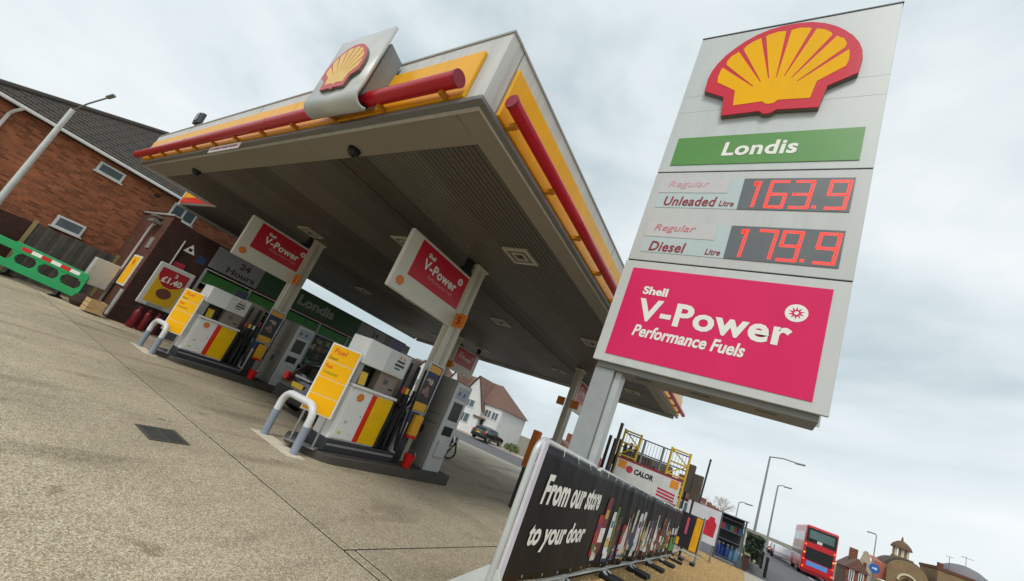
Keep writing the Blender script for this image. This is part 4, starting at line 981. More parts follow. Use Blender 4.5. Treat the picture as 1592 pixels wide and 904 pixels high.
for i in range(26):
    y = 4.12 + i*.5
    for u in (.03, .97):
        z = gz(y) + .24 + 1.4*u; q = bxo(y, u) + .003
        obj('eyelet', MB().ring((q,y,z), (q+.004,y,z), .018, n=10), STEEL, bn_)
    obj('cable_tie', MB().tube([(bxo(y,.97)+.005,y,gz(y)+1.6),(FX+.05,y,gz(y)+1.66),(FX-.03,y,gz(y)+1.66)], .005, 5), LETTER, bn_)
# orange topped post at the end of the fence
op = thing('orange_marker_post', 'black post with bright orange reflective top behind the banner end', 'post', (-5.14, 10.4, gz(10.4)))
obj('post', MB().box(-5.06, -4.94, 10.34, 10.46, gz(10.4), .85), DARK, op); obj('sleeve', MB().box(-5.11, -4.9, 10.3, 10.5, .86, 1.86), M('sleeve_orange', '#bd660c', .5, var=.2, vs=8), op, bevel=.03)
# second banner on a tilted hoarding, white board, gas cage further on
sbn = thing('small_banner', 'dark banner with pink and yellow print beyond the long banner', 'banner', (-1.55, 18.5, -.42))
for x in (-2.07, -1.2): obj('post', MB().ring((x,18.55,-.42), (x,18.55,1.3), .035, n=8), STEEL, sbn)
p = obj('sheet', MB().box(-2.04, -1.22, 18.49, 18.51, .0, 1.25), M('sheet_dark', '#26222a', .4, var=.3, vs=3), sbn)
obj('yellow_print', MB().prism([(-1.5,.02),(-1.26,.02),(-1.23,1.22),(-1.45,1.22)], (0,18.4895,0), X3, Z3, .002), M('print_amber', '#e8a814', .45, var=.25, vs=5), p)
obj('pink_print', MB().box(-1.76, -1.68, 18.486, 18.4895, .5, 1.1), M('print_pink', '#c8507a', .45), p)
obj('white_edge', MB().box(-2.09, -2.04, 18.485, 18.515, -.02, 1.27), LETTER, sbn); obj('small_yellow_print', MB().box(-2.02, -1.88, 18.486, 18.4895, .04, .3), M('print_amber', '#e8a814', .45), p)
obj('bottom_rail', MB().ring((-2.15,18.55,-.1), (-1.1,18.55,-.1), .03, n=8), STEEL, sbn)
for x in (-2.0, -1.65, -1.25): obj('foot', MB().box(x-.08, x+.08, 18.1, 18.7, -.41, -.3), BLACK, sbn, bevel=.02)
wb = thing('white_poster_board', 'white board with red bottle picture on the verge', 'sign', (-1.2, 23, -.42))
def pl2(a, b): return (Vector(a), Vector(b))
wa, wb2 = Vector((-2.24, 22.0, .2)), Vector((-.85, 22.1, .2)); wd = (wb2-wa).normalized(); wnn = Vector((wd.y, -wd.x, 0)); WL = (wb2-wa).length
obj('board', MB().prism([(0,.0),(WL,.0),(WL,1.45),(0,1.45)], wa + Z3*.1, wd, Z3, .04), M('board_white', '#d4d6de', .5), wb)
rb_ = obj('red_bottle_print', MB().prism([(.85,.3),(1.27,.3),(1.3,.85),(1.2,1.0),(1.18,1.12),(.98,1.12),(.96,1.0),(.84,.85)], wa + Z3*.1 + wnn*.0405, wd, Z3, .002), M('print_redbottle', '#c8203a', .45, var=.2, vs=7), wb)
obj('red_label_print', MB().prism([(.6,.36),(.83,.36),(.83,.76),(.6,.76)], wa + Z3*.1 + wnn*.0405, wd, Z3, .002), M('print_greenlabel', '#2a5a3a', .45), wb)
for s in (.05, WL-.05): obj('post', MB().ring(wa+wd*s-wnn*.03+Z3*-.62, wa+wd*s-wnn*.03+Z3*1.6, .035, n=8), MIDGREY, wb)
gc = thing('gas_bottle_cage', 'grey steel storage rack with dark blue gas bottles in the lower bay', 'cage', (-.3, 25, -.42))
ca, cb_ = Vector((-.95, 25.6, .1)), Vector((.14, 25.75, .1)); cd = (cb_-ca).normalized(); cn = Vector((cd.y, -cd.x, 0)); CL = (cb_-ca).length
for s in (0, CL):
    for o_ in (0, -.8): obj('post', MB().ring(ca+cd*s+cn*o_+Z3*-.52, ca+cd*s+cn*o_+Z3*1.72, .04, n=8), M('cage_grey', '#5a6064', .5, metal=.3), gc)
for z in (-.3, .5, .95, 1.5): obj('shelf', MB().prism([(0,0),(CL,0),(CL,.8),(0,.8)], ca+Z3*z, cd, -cn, .03), M('cage_grey', '#5a6064', .5), gc)
obj('roof_sheet', MB().prism([(-.1,-.1),(CL+.1,-.1),(CL+.1,.9),(-.1,.9)], ca+Z3*1.7, cd, -cn, .04), M('cage_roof', '#7b858a', .5), gc)
obj('back_panel', MB().prism([(0,-.3),(CL,-.3),(CL,1.7),(0,1.7)], ca-cn*.8, cd, Z3, .02), DARK, gc)
for i in range(5):
    q = ca + cd*(.16+i*.2) - cn*.3 - cn*.12*(i % 2)
    big = thing('gas_bottle', ('dark','dark','dark','pale','pale')[i]+' blue gas bottle in lower bay of storage rack, '+('leftmost','second from left','middle','second from right','rightmost')[i], 'gas bottle', (q.x, q.y, -.27), 'blue gas bottles in the rack')
    obj('body', MB().lathe((q.x, q.y, -.27), [(.1,0),(.12,.05),(.12,.5),(.09,.6),(.04,.64)], 12), M('bottle_blue%d' % (i//3), ('#233c78','#5a86a8')[i//3], .4), big, smooth=True)
    obj('collar', MB().lathe((q.x, q.y, .35), [(.06,0),(.06,.1),(.045,.1),(.045,.01)], 10), STEEL, big)
for i in range(5):
    q = ca + cd*(.16+i*.2) - cn*.3 - cn*.12*(i % 2)
    s_ = solo('stored_carton', MB().obox(q+Z3*1.135, cd*.095, cn*.1, Z3*.15), M('carton_%d' % (i % 3), ('#8a2a30','#2a4a7a','#2f5a3a')[i % 3], .5, var=.3, vs=8), '%s carton on the upper shelf of the storage rack' % ('dark red', 'blue', 'green', 'second dark red', 'second blue')[i], 'carton', tuple(q+Z3*.985), 'cartons on the rack shelf')
# gas compound with yellow frame and red-topped sign
cg = thing('gas_compound', 'steel compound with yellow corner frames and grey mesh rails behind banner', 'cage', (-3.2, 17.5, -.42))
ya, yb_ = Vector((-4.25, 15.9, 0)), Vector((-2.02, 16.95, 0)); yd = (yb_-ya).normalized(); yn = Vector((yd.y, -yd.x, 0)); YLn = (yb_-ya).length
YF = M('frame_yellow', '#c9a81c', .5, var=.15)
for s0, s1 in ((0,.62),(1.78,YLn)):
    for s in (s0, s1):
        obj('yellow_post', MB().ring(ya+yd*s+Z3*-.42, ya+yd*s+Z3*3.25, .04, n=8), YF, cg)
    for z in (2.3, 2.75, 3.2): obj('yellow_rail', MB().ring(ya+yd*s0+Z3*z, ya+yd*s1+Z3*z, .03, n=8), YF, cg)
for s in (.8, 1.5): obj('grey_post', MB().ring(ya+yd*s+Z3*-.42, ya+yd*s+Z3*3.1, .045, n=8), MIDGREY, cg)
for z in (3.12, 2.6): obj('grey_rail', MB().ring(ya+yd*0+Z3*z-yn*.05, ya+yd*YLn+Z3*z-yn*.05, .022, n=8), DARK, cg)
obj('tall_post', MB().box(-4.46, -4.36, 15.75, 15.85, -.4, 3.4), M('post_brown', '#6a6058', .8), cg)
for x in (-2.15, -1.8): obj('block_stand', MB().ring((x,19.2,-.42), (x,19.2,2.0), .04, n=8), DARK, cg)
obj('brown_block', MB().box(-2.3, -1.98, 18.9, 19.3, 1.95, 3.05), M('block_brown', '#544a40', .8, var=.2), cg); obj('brown_block', MB().box(-1.96, -1.62, 18.95, 19.3, 1.75, 2.75), M('block_brown', '#544a40', .8), cg)
for s0, s1 in ((0,.62),(1.78,YLn)):
    obj('yellow_brace', MB().ring(ya+yd*s0+Z3*2.3, ya+yd*s1+Z3*2.75, .022, n=6), YF, cg); obj('yellow_brace', MB().ring(ya+yd*s1+Z3*2.75, ya+yd*s0+Z3*3.2, .022, n=6), YF, cg)
    for z in (1.7, 2.0): obj('yellow_rail', MB().ring(ya+yd*s0+Z3*z, ya+yd*s1+Z3*z, .03, n=8), YF, cg)
for i in range(7): obj('rear_slat', MB().box(-5.4+i*.2, -5.28+i*.2, 17.2+i*.1, 17.25+i*.1, -.4, 2.9+.05*(i % 2)), M('slat_brown', '#5a4c44', .8, var=.3), cg)
obj('tank', MB().ring(ya+yd*.35-yn*1.0+Z3*2.2, ya+yd*2.2-yn*1.0+Z3*2.2, .42, n=16), M('tank_brown', '#4a3c34', .6, var=.3), cg, smooth=True)
for i in range(22): obj('mesh_bar', MB().ring(ya+yd*(i*YLn/21)-yn*.06+Z3*-.3, ya+yd*(i*YLn/21)-yn*.06+Z3*3.1, .008, n=5), MIDGREY, cg)
for i in range(22):
    q = ya + yd*random.uniform(.1, YLn) - yn*random.uniform(.5, 1.2); z0 = random.uniform(1.5, 2.3)
    obj('stored_item', MB().obox(q+Z3*z0, yd*random.uniform(.1,.25), yn*.15, Z3*random.uniform(.12,.4)), M('clutter_%d' % (i % 4), ('#4a3c34','#5a6a4a','#3a3432','#7a6a5a')[i % 4], .8, var=.4, vs=6), cg)
cs = thing('gas_supplier_sign', 'long white sign with red top edge and orange end logos on the compound', 'sign', (-3.1, 16.7, 1.4))
ca2 = Vector((-4.2, 15.75, 0)); cd2 = Vector((2.1, 1.08, 0)).normalized(); cn2 = Vector((cd2.y, -cd2.x, 0)); L2 = 2.36
bd_ = obj('board', MB().prism([(0,1.36),(L2,1.36),(L2,2.24),(0,2.24)], ca2, cd2, Z3, .05), M('sign_offwhite', '#d0cfca', .45), cs)
f2 = ca2 + cn2*.0505
obj('red_top_edge', MB().prism([(0,2.16),(L2,2.16),(L2,2.24),(0,2.24)], f2, cd2, Z3, .004), M('edge_red', '#8a1c2c', .45), bd_)
for a in (.06, L2-.36): obj('orange_logo', MB().prism([(a,1.85),(a+.3,1.85),(a+.3,2.13),(a,2.13)], f2, cd2, Z3, .003), M('logo_orange', '#dc8a18', .45), bd_)
obj('red_disc', MB().prism([(.5+.13*math.cos(i*.524), 1.9+.13*math.sin(i*.524)) for i in range(12)], f2, cd2, Z3, .003), M('disc_red', '#b8304a', .45), bd_)
text('word', 'CALOR', f2 + cd2*.68 + Z3*1.8 + cn2*.001, cd2, Z3, .72, .2, M('word_black', '#1a1a1c', .5, var=0), bd_, bold=.05)
for k in range(3): obj('red_stripe', MB().prism([(L2-.75,1.42+k*.11),(L2-.1,1.38+k*.11),(L2-.1,1.45+k*.11),(L2-.75,1.49+k*.11)], f2, cd2, Z3, .003), M('disc_red', '#b8304a', .45), bd_)
dp_ = thing('dark_pole', 'thin dark leaning pole beyond the gas compound', 'pole', (-2.0, 24, -.42)); obj('shaft', MB().ring((-2.02,24,-.42), (-1.93,24,3.95), .045, n=8), DARK, dp_); obj('pole_cap', MB().ring((-1.93,24,3.95), (-1.93,24,4.0), .055, n=8), BLACK, dp_)
pk2 = thing('marker_post', 'short post with yellow cap standing behind the banner fence', 'post', (-5.4, 13.4, gz(13.4)))
obj('post', MB().ring((-5.4,13.4,gz(13.4)), (-5.4,13.4,1.55), .12, n=10), M('post_navy', '#3a3c4a', .6), pk2); obj('cap', MB().lathe((-5.4,13.4,1.5), [(.17,0),(.17,.22),(.1,.3),(.02,.32)], 12), M('cap_yellow', '#d0a848', .5), pk2, smooth=True)
solo('storage_bin', MB().box(-4.4, -3.7, 11.6, 12.2, gz(12), 1.55), M('bin_cream', '#c9c9bf', .5), 'cream metal bin standing left of the gas compound', 'bin', (-4.05, 11.9, gz(12)), bevel=.03)
solo('red_drum', MB().lathe((-4.1, 12.6, gz(12.6)), [(.28,0),(.28,1.75),(.3,1.8),(.3,2.1),(.2,2.2),(.05,2.22)], 14), M('drum_red', '#c83a48', .45), 'red topped drum behind the cream bin', 'drum', (-4.1, 12.6, gz(12.6)), smooth=True)

# ------------------------------------------------------------------ street beyond: houses, cars, hedge
HW = M('render_white', '#d9d9d6', .8, var=.08, vs=.8); RT = M('red_roof_tile', '#6f5348', .85, var=.3, vs=2.5)
BRK = brick_mat('far_brick', '#8a4a34', '#7a4230', '#7a6a5c', 1.6, 'y')
def facade_window(par, x0, x1, z0, z1, y):
    w = obj('window', MB().box(x0, x1, y-.06, y, z0, z1), WF, par)
    k = (x1-x0-.08)/2
    for i in range(2): obj('pane', MB().box(x0+.08+i*k, x0+i*k+k, y-.066, y-.061, z0+.08, z1-.08), GLASS, w)
def white_house(x0, x1, y, peaks, label, rz=6.0, eave=3.7, hip=1.8):
    t = thing('white_house', label, 'house', ((x0+x1)/2, y+4, -.45), 'white rendered houses across the side street')
    obj('wall', MB().box(x0, x1, y, y+6, -.45, eave), HW, t)
    rf_ = obj('roof', MB().add([(x0-.3,y-.2,eave-.1),(x1+.3,y-.2,eave-.1),(x1-hip,y+3,rz),(x0+1.2,y+3,rz),(x0-.3,y+6.2,eave-.1),(x1+.3,y+6.2,eave-.1)], [(0,1,2,3),(1,5,2),(5,4,3,2),(4,0,3),(0,4,5,1)]), RT, t)
    for px, pw, pz in peaks:
        obj('gable', MB().prism([(px-pw,-.45),(px+pw,-.45),(px+pw,eave-.9),(px,pz),(px-pw,eave-.9)], (0,y-.62,0), X3, Z3, .0001+.02, 0), HW, t)
        obj('gable', MB().box(px-pw, px+pw, y-.6, y, -.45, eave-.9), HW, t)
        obj('gable_roof', MB().add([(px-pw-.15,y-.75,eave-1.1),(px,y-.75,pz+.1),(px,y+4,pz+.1),(px-pw-.15,y+4,eave-1.1),(px+pw+.15,y-.75,eave-1.1),(px+pw+.15,y+4,eave-1.1)], [(0,3,2,1),(1,2,5,4)]), RT, t)
        for sg in (-1, 1): obj('bargeboard', MB().tube([(px,y-.74,pz+.06),(px+sg*(pw+.12),y-.74,eave-1.1)], .07, 5), M('barge_brown', '#4a352e', .8), t)
        facade_window(t, px-.75, px+.75, 2.3, 3.2, y-.65); facade_window(t, px-.75, px+.75, .5, 1.6, y-.65)
    return t
h1 = white_house(-34.0, -24.2, 40, [(-31.9, 1.75, 5.85), (-28.4, 1.95, 6.0)], 'white twin gabled house with red tile roof beyond the side street', 6.15, 3.45, 3.0)
for x in (-25.9, -24.9): facade_window(h1, x-.45, x+.45, 1.9, 2.8, 40)
facade_window(h1, -25.8, -24.6, .2, 1.1, 40)
obj('porch', MB().box(-27.2, -25.9, 39.2, 39.99, 1.5, 1.7), RT, h1); obj('door', MB().box(-26.9, -26.1, 39.93, 39.99, -.4, 1.5), M('door_dark', '#3a2a28', .6), h1)
obj('dark_plinth', MB().box(-34.0, -24.2, 39.9, 39.98, -.45, -.15), DARK, h1)
h3 = white_house(-44, -34.5, 40, [(-37.5, 1.9, 5.7)], 'white gabled house at the far left, behind the cabinet')
def brick_house_far(x0, x1, y0, y1, zb, eave, ridge, label, group, axis='y', wall=None, roof=None, chim=True):
    t = thing('terraced_house', label, 'house', ((x0+x1)/2, (y0+y1)/2, zb), group)
    obj('wall', MB().box(x0, x1, y0, y1, zb, eave), wall or BRK, t)
    if axis == 'y':
        mx_ = (x0+x1)/2; r_ = [(x0-.2,y0-.2,eave-.05),(mx_,y0-.2,ridge),(x1+.2,y0-.2,eave-.05),(x0-.2,y1+.2,eave-.05),(mx_,y1+.2,ridge),(x1+.2,y1+.2,eave-.05)]
    else:
        my_ = (y0+y1)/2; r_ = [(x0-.2,y0-.2,eave-.05),(x0-.2,my_,ridge),(x0-.2,y1+.2,eave-.05),(x1+.2,y0-.2,eave-.05),(x1+.2,my_,ridge),(x1+.2,y1+.2,eave-.05)]
    rf_ = obj('roof', MB().add(r_, [(0,1,4,3),(1,2,5,4),(0,2,1),(3,4,5),(0,3,5,2)]), roof or RT, t)
    if chim: obj('chimney', MB().box((x0+x1)/2-.35, (x0+x1)/2+.35, (y0+y1)/2-.3, (y0+y1)/2+.3, ridge-.5, ridge+1.0), BRK, rf_)
    n = 0; w = (x1-x0)
    for i in range(2):
        for z0 in (zb+.9, zb+3.3):
            if z0+1.2 < eave: facade_window(t, x0+w*(.15+.45*i), x0+w*(.4+.45*i), z0, z0+1.2, y0)
    return t
brick_house_far(-22.0, -16.5, 46, 52, -.5, 1.7, 2.9, 'low brown roofed house behind the orange post', 'houses at the junction')
brick_house_far(-10.0, -4.0, 52, 60, -.5, 2.0, 3.4, 'brick house right of the grey sign post, behind the compound', 'houses at the junction')
for i in range(6):
    x0 = -9.0 + i*.2
    brick_house_far(x0, x0+7.5, 66+i*9, 73.5+i*9, -3.2, .75, 2.0-.1*i, 'terraced brick house number %s along the far left of the main road' % ('one','two','three','four','five','six')[i], 'terraced houses along the main road', 'x')
brick_house_far(10.2, 12.0, 64, 70, -.5, 1.7, 2.9, 'small orange brick house just right of the bus', 'low houses right of the bus')
# parked vehicles near the white houses
def box_car(name, x, y, ax, paint, label, cat, L=4.1, W=1.75, H=1.45, zb=-.52, group='vehicles parked on the side street'):
    t = thing(name, label, cat, (x, y, zb), group); a = Vector(ax).normalized(); b = Vector((-a.y, a.x, 0)); o = Vector((x, y, zb))
    prof = [(-L/2,.3),(L/2,.3),(L/2,.7),(L*.42,.85),(L*.22,.95),(L*.08,H),(-L*.36,H),(-L*.47,.95),(-L/2,.85)] if cat == 'car' else [(-L/2,.3),(L/2,.3),(L/2,1.0),(L*.4,1.1),(L*.3,H),(-L/2,H)]
    obj('body', MB().prism(prof, o - (a.cross(Z3))*(-W/2), a, Z3, W), paint, t, bevel=.08, seg=2)
    nn = a.cross(Z3)
    for s in (-1, 1):
        for d in (-.31, .31):
            obj('wheel', MB().ring(o+a*L*d+nn*s*(W/2-.16)+Z3*.31, o+a*L*d+nn*s*(W/2+.01)+Z3*.31, .31, n=16), RUBBER, t, smooth=True)
        wp = [(-L*.33,.98),(L*.17,.98),(L*.06,H-.1),(-L*.33,H-.1)] if cat == 'car' else [(L*.12,1.1),(L*.34,1.1),(L*.28,H-.2),(L*.12,H-.2)]
        q = [(p*(1 if s > 0 else 1), z) for p, z in wp]
        obj('side_window', MB().prism(q, o+nn*s*(W/2+.002) - (nn*.004 if s > 0 else nn*0), a, Z3, .004), GLASS, t)
    obj('lamp', MB().obox(o+a*(L/2)+Z3*.66+nn*.6, a*.02, nn*.14, Z3*.07), LETTER, t); obj('lamp', MB().obox(o-a*(L/2)+Z3*.75+nn*.6, a*.02, nn*.12, Z3*.09), M('lamp_red', '#a81c20', .25), t)
    return t
cc_ = copy_tree(car); cc_.location = (-23.9, 37.6, -.42); cc_['label'] = 'small black car parked outside the twin gabled white house'
# slim blue and white bins beside the orange post
for i, c in enumerate(('#9fb4d8', '#c9d8e4', '#8aa4c8')):
    solo('pale_panel', MB().box(-10.6+i*.62, -10.1+i*.62, 25.2, 25.5, -.42, 1.1), M('panel_pale_%d' % i, c, .4), ('pale blue', 'pale white', 'mid blue')[i]+' upright cabinet at the street corner left of the orange post', 'cabinet', (-10.3+i*.62, 25.3, -.42), 'upright cabinets at the street corner', bevel=.03)
def shrub(name, c, rx, ry, rz_, n, mat, label, cat, group=None, kind=None):
    mb = MB(); c = Vector(c); boxy = 'hedge' in name
    for i in range(n):
        th = random.uniform(0, 6.28); ph = math.acos(random.uniform(-.6, 1)); r = random.uniform(.55, 1.05)
        p = c + Vector((rx*r*math.sin(ph)*math.cos(th), ry*r*math.sin(ph)*math.sin(th), rz_*r*math.cos(ph)))
        if boxy: p = c + Vector((rx*random.choice((-1,1,random.uniform(-1,1)))*random.uniform(.8,1.05), ry*random.uniform(-1.05,1.05), rz_*random.choice((random.uniform(-1,1),1))*random.uniform(.85,1.08)))
        s = random.uniform(.05, .13); u = Vector((random.gauss(0,1), random.gauss(0,1), random.gauss(0,1))).normalized(); w = u.orthogonal().normalized()
        mb.add([p+u*s, p+w*s*.6, p-u*s, p-w*s*.6], [(0,1,2,3)])
    t = thing(name, label, cat, tuple(c), group)
    obj('foliage', mb, mat, t); obj('stem', MB().ring((c.x,c.y,c.z-rz_), (c.x,c.y,c.z), .06, n=6), M('bark', '#3a2e24', .9), t)
LF = M('leaf_dark', '#24331c', .7, var=.4, vs=4); LG = M('leaf_olive', '#5f6a38', .7, var=.4, vs=4)
for i in range(4): shrub('clipped_hedge', (.75, 29.4+i*2.2, .62), .34, 1.15, .62, 1300, LF, 'dark clipped hedge section %s beyond the storage rack' % ('nearest','second','third','farthest')[i], 'hedge', 'hedge sections along the verge')
shrub('garden_bush', (-20.9, 38.9, -.05), .9, .7, .5, 500, LG, 'olive garden bush at the kerb right of the black car', 'bush')
bw = thing('garden_wall', 'low brown brick wall below the dark hedge beside the pavement', 'wall', (.5, 29, -.42))
obj('wall', MB().box(.35, .58, 27.2, 38, -.42, .25), brick_mat('wall_brick', '#5a3a2c', '#4a3024', '#443830', 1.2, 'x'), bw); obj('coping', MB().box(.33, .6, 27.15, 38, .25, .32), M('coping_green', '#7d8458', .8), bw)
for i in range(3):
    solo('pavement_bollard', MB().lathe((1.35, 27.5+i*5.5, -.41), [(.07,0),(.07,.85),(.085,.9),(.06,1.0)], 10), BLACK, 'black pavement bollard, %s along the main road' % ('nearest','second','third')[i], 'bollard', (1.35, 27.5+i*5.5, -.41), 'bollards along the main road')
for i, (y, c, w) in enumerate(((66, '#c9ccd0', 'silver'), (73, '#b8bcc2', 'grey'), (81, '#d4d4d2', 'white'))):
    box_car('parked_car', 2.7, y, (0,1,0), M('paint_%d' % i, c, .3), w+' car parked by the kerb left of the bus', 'car', zb=-.53, group='cars parked along the main road')
# street lamps
def far_lamp(x, y, h, arm, label, r=.09):
    t = thing('street_lamp', label, 'lamp post', (x, y, -.42), 'street lamps')
    obj('post', MB().ring((x,y,-.42), (x,y,h), r, r*.6, n=10), M('lamp_grey_post', '#8f8c92', .5), t, smooth=True)
    obj('arm', MB().tube([(x,y,h-.03),(x+arm*.5,y,h+.12),(x+arm,y,h+.1)], .04, 6), M('lamp_grey_post', '#8f8c92', .5), t)
    obj('lantern', MB().obox((x+arm+.2*(1 if arm > 0 else -1),y,h+.09), (.28,0,.02), (0,.1,0), (0,0,.05)), MIDGREY, t, bevel=.02)
far_lamp(.68, 34, 6.5, 1.5, 'tall grey street lamp, nearest beyond the banner fence')
far_lamp(1.85, 44, 5.75, .5, 'second street lamp beyond the tall one, slightly shorter')
far_lamp(-.6, 42, 3.2, .5, 'short dark street lamp above the storage rack', .06)
far_lamp(9.6, 50, 5.0, -.15, 'slim lamp post between the bus and the church', .06)
# blue round sign
bs_ = thing('road_sign', 'round blue road sign with white arrow on a grey post', 'sign', (5.85, 30, -.5))
obj('post', MB().ring((5.85,30.03,-.5), (5.85,30.03,2.25), .04, n=8), MIDGREY, bs_)
dsc = obj('disc', MB().prism([(5.85+.22*math.cos(i*.3142), 2.06+.22*math.sin(i*.3142)) for i in range(20)], (0,29.98,0), X3, Z3, .015), M('sign_blue', '#1f62b0', .4), bs_)
obj('arrow', MB().prism([(5.75,2.03),(5.88,2.03),(5.88,1.98),(5.97,2.06),(5.88,2.14),(5.88,2.09),(5.75,2.09)], (0,29.964,0), X3, Z3, .002), LETTER, dsc)
# ------------------------------------------------------------------ double decker bus
bus = thing('double_decker_bus', 'red double decker bus seen from behind on the main road', 'bus', (6.4, 58, -.53))
BX0, BX1, BY0, BY1, BZ = 5.15, 7.65, 53.0, 63.5, -.53
BR = M('bus_red', '#c40c1a', .3, var=.05, coat=.3); BG = M('bus_glass', '#1a2224', .08, var=.3, vs=1.5)
obj('body', MB().box(BX0, BX1, BY0, BY1, BZ+.3, BZ+4.55), BR, bus, bevel=.16, seg=4)
obj('upper_rear_window', MB().box(BX0+.1, BX1-.1, BY0-.015, BY0+.02, BZ+3.05, BZ+4.35), M('bus_black', '#16181a', .2), bus, bevel=.01)
obj('rear_pane', MB().box(BX0+.28, BX1-.28, BY0-.022, BY0-.016, BZ+3.4, BZ+4.15), M('bus_pane', '#56706e', .1, var=.35, vs=1.2), bus)
obj('route_box', MB().box(BX0+.95, BX0+1.35, BY0-.026, BY0-.017, BZ+3.1, BZ+3.35), M('route_white', '#d6d6ce', .5), bus)
obj('engine_grille', MB().box(BX0+.2, BX1-.2, BY0-.02, BY0+.02, BZ+1.45, BZ+2.55), BLACK, bus)
obj('blue_panel', MB().box(BX0+.4, BX1-.5, BY0-.022, BY0+.01, BZ+.95, BZ+1.35), M('bus_blue', '#5a94dc', .4), bus)
for i in range(4): obj('louvre', MB().box(BX0+.35, BX1-.35, BY0-.035, BY0-.02, BZ+1.6+i*.22, BZ+1.63+i*.22), DARK, bus)
for x in (BX0+.13, BX1-.13):
    for z, c in ((2.75,'#ff6a1e'),(2.0,'#ff9a3a'),(1.4,'#ff4a2a'),(.75,'#ff5a2a')):
        obj('rear_light', MB().box(x-.07, x+.07, BY0-.03, BY0, BZ+z-.07, BZ+z+.07), emit('lamp_'+c[1:], c, .9), bus)
obj('upper_side_glass', MB().box(BX0-.012, BX0+.01, BY0+.5, BY1-.3, BZ+3.0, BZ+3.85), M('bus_pane', '#56706e', .1), bus)
obj('side_advert', MB().box(BX0-.014, BX0+.01, BY0+1.0, BY1-1.5, BZ+2.25, BZ+2.9), M('advert_pale', '#cfb8a8', .5, var=.3, vs=1), bus)
obj('lower_side_glass', MB().box(BX0-.012, BX0+.01, BY0+1.5, BY1-.3, BZ+1.25, BZ+2.15), BG, bus)
for y in (BY0+2.2, BY1-2.2):
    for x in (BX0, BX1-.28): 
        w = obj('wheel', MB().ring((x-.01,y,BZ+.48), (x+.29,y,BZ+.48), .48, n=18), RUBBER, bus, smooth=True)
obj('bumper', MB().box(BX0+.05, BX1-.05, BY0-.05, BY0+.05, BZ+.3, BZ+.6), M('bus_dark_red', '#8a0a14', .4), bus)
# ------------------------------------------------------------------ church and domed building
ST = M('church_stone', '#8a7454', .85, var=.25, vs=1.5); ST2 = M('church_pale', '#b0a58e', .85, var=.2, vs=1.5)
ch = thing('church', 'brown stone church with open bell turret and arched doorway', 'church', (15, 73, -.5))
obj('gable_end', MB().prism([(12.25,-.5),(13.3,-.5),(13.3,2.9),(12.85,4.2),(12.6,4.2),(12.25,3.0)], (0,70,0), X3, Z3, .4), ST2, ch)
obj('gable_window', MB().box(12.55, 12.85, 69.59, 69.599, 1.6, 2.9), M('stone_dark', '#5a4638', .9), ch)
obj('nave_roof', MB().add([(13.3,70,3.6),(15.0,70,3.55),(15.0,70,1.9),(13.3,70,1.6),(13.3,76,4.2),(15.0,76,4.2)], [(0,3,2,1),(0,1,5,4)]), M('church_red_roof', '#b06a54', .85, var=.2, vs=2), ch)
obj('nave_wall', MB().box(13.3, 15.0, 70.01, 76, -.5, 1.7), ST, ch)
arch = [(14.6,-.5),(18.1,-.5),(18.1,3.0)] + [(16.35+1.75*math.cos(a*math.pi/12), 3.2+1.55*math.sin(a*math.pi/12)) for a in range(0, 13)] + [(14.6,3.0)]
obj('front_wall', MB().prism(arch, (0,69.8,0), X3, Z3, .5), ST, ch)
obj('arch_roof', MB().prism([(16.35+1.95*math.cos(a*math.pi/12), 3.25+1.75*math.sin(a*math.pi/12)) for a in range(0, 13)], (0,75,0), X3, Z3, 4.6), M('church_slate', '#5a5348', .85, var=.2), ch)
obj('arch_trim', MB().tube([(16.35+.8*math.cos(a*math.pi/10), 69.25, 2.5+.8*math.sin(a*math.pi/10)) for a in range(11)], .12, 6), M('trim_pale', '#cfc4a8', .8), ch)
obj('door', MB().prism([(15.9,-.4),(16.8,-.4),(16.8,2.6),(16.35,3.05),(15.9,2.6)], (0,69.29,0), X3, Z3, .02), M('door_brown', '#4a2f22', .8), ch)
tr = obj('turret_base', MB().box(15.3, 17.0, 70.5, 72, 4.4, 5.05), ST, ch)
for x in (15.45, 16.0, 16.5): 
    for y in (70.7, 71.7): obj('turret_pillar', MB().box(x-.1, x+.1, y-.1, y+.1, 5.05, 5.95), M('trim_pale', '#cfc4a8', .8), tr)
obj('turret_roof', MB().lathe((16.0,71.2,5.95), [(1.0,0),(.98,.12),(.85,.4),(.5,.75),(.12,.95),(.05,1.4)], 14), M('turret_brown', '#6a5240', .85, var=.2), tr, smooth=True)
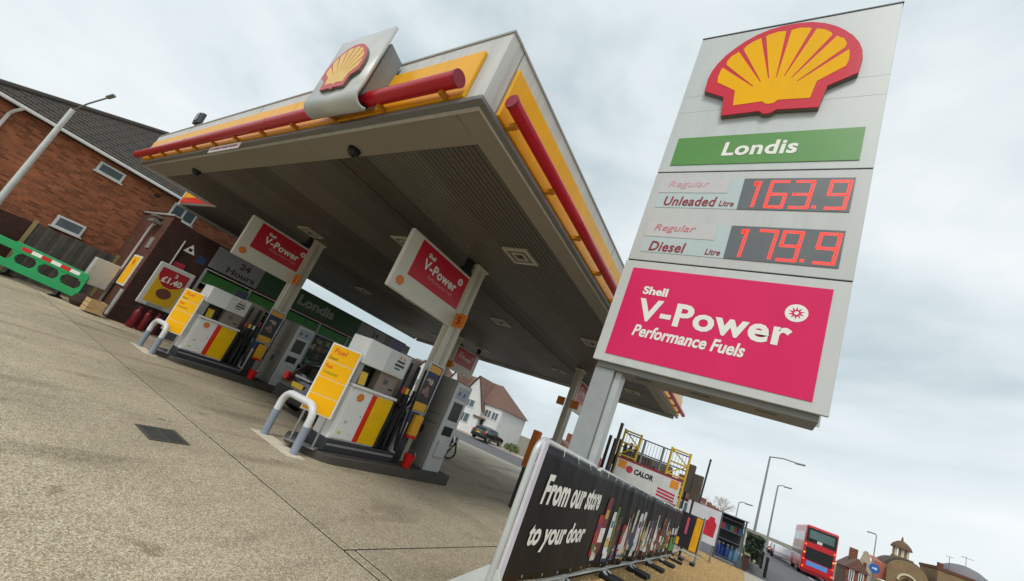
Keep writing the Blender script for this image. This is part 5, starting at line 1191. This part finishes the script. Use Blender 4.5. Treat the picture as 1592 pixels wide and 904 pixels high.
obj('side_roof', MB().add([(18.1,69.8,2.9),(19.6,69.8,2.2),(19.6,76,2.2),(18.1,76,2.9),(18.1,69.8,-.5),(19.6,69.8,-.5)], [(0,1,2,3),(0,4,5,1)]), M('church_red_roof', '#b06a54', .85), ch)
dm = thing('domed_building', 'low brown building with a grey dome at the far right', 'building', (21, 73, -.5))
obj('wall', MB().box(18.9, 22.6, 70, 76, -.5, 5.2), ST, dm); obj('parapet', MB().box(18.8, 22.0, 69.9, 76, 5.2, 5.5), M('parapet_brown', '#6a4434', .85), dm)
obj('chimney', MB().box(18.9, 19.3, 70, 70.5, 5.5, 5.95), M('parapet_brown', '#6a4434', .85), dm)
obj('dome', MB().lathe((21.6,72.5,4.9), [(2.4,0),(2.3,.5),(1.9,1.1),(1.2,1.55),(.5,1.75),(.05,1.8)], 20), M('dome_grey', '#77757a', .7, var=.15), dm, smooth=True)
obj('aerial', MB().tube([(20.0,71,5.5),(20.0,71,7.0),(19.7,71,7.0),(20.3,71,7.0)], .025, 5), MIDGREY, dm); obj('aerial', MB().tube([(21.3,71,6.5),(21.3,71,7.6),(20.9,71,7.5),(21.9,71,7.5)], .025, 5), MIDGREY, dm)
# bare trees far down the road
def bare_tree(x, y, h, label):
    t = thing('bare_tree', label, 'tree', (x, y, -.5), 'bare trees down the road')
    obj('trunk', MB().ring((x,y,-.5), (x,y,h*.45), .12, .07, n=7), M('bark', '#3a2e24', .9), t)
    mb = MB()
    def br(p, d, L, r, n):
        q = p + d*L; mb.ring(p, q, r, r*.6, n=4, cap=False)
        if n:
            for i in range(3): br(q, (d + Vector((random.gauss(0,.5), random.gauss(0,.5), random.gauss(.1,.3)))).normalized(), L*.68, r*.55, n-1)
    for i in range(4): br(Vector((x,y,h*.4)), Vector((random.gauss(0,.5), random.gauss(0,.5), 1)).normalized(), h*.26, .05, 4)
    obj('crown', mb, M('twig', '#a59c94', .9), t)
bare_tree(-1.9, 52, 3.3, 'bare grey tree above the white poster board'); bare_tree(-3.0, 60, 3.4, 'second bare tree left of the small street lamp')
shrub('round_tree', (-3.6, 62, .6), 1.6, 1.6, 1.3, 700, LF, 'dark green tree clump at the end of the hedge', 'tree')
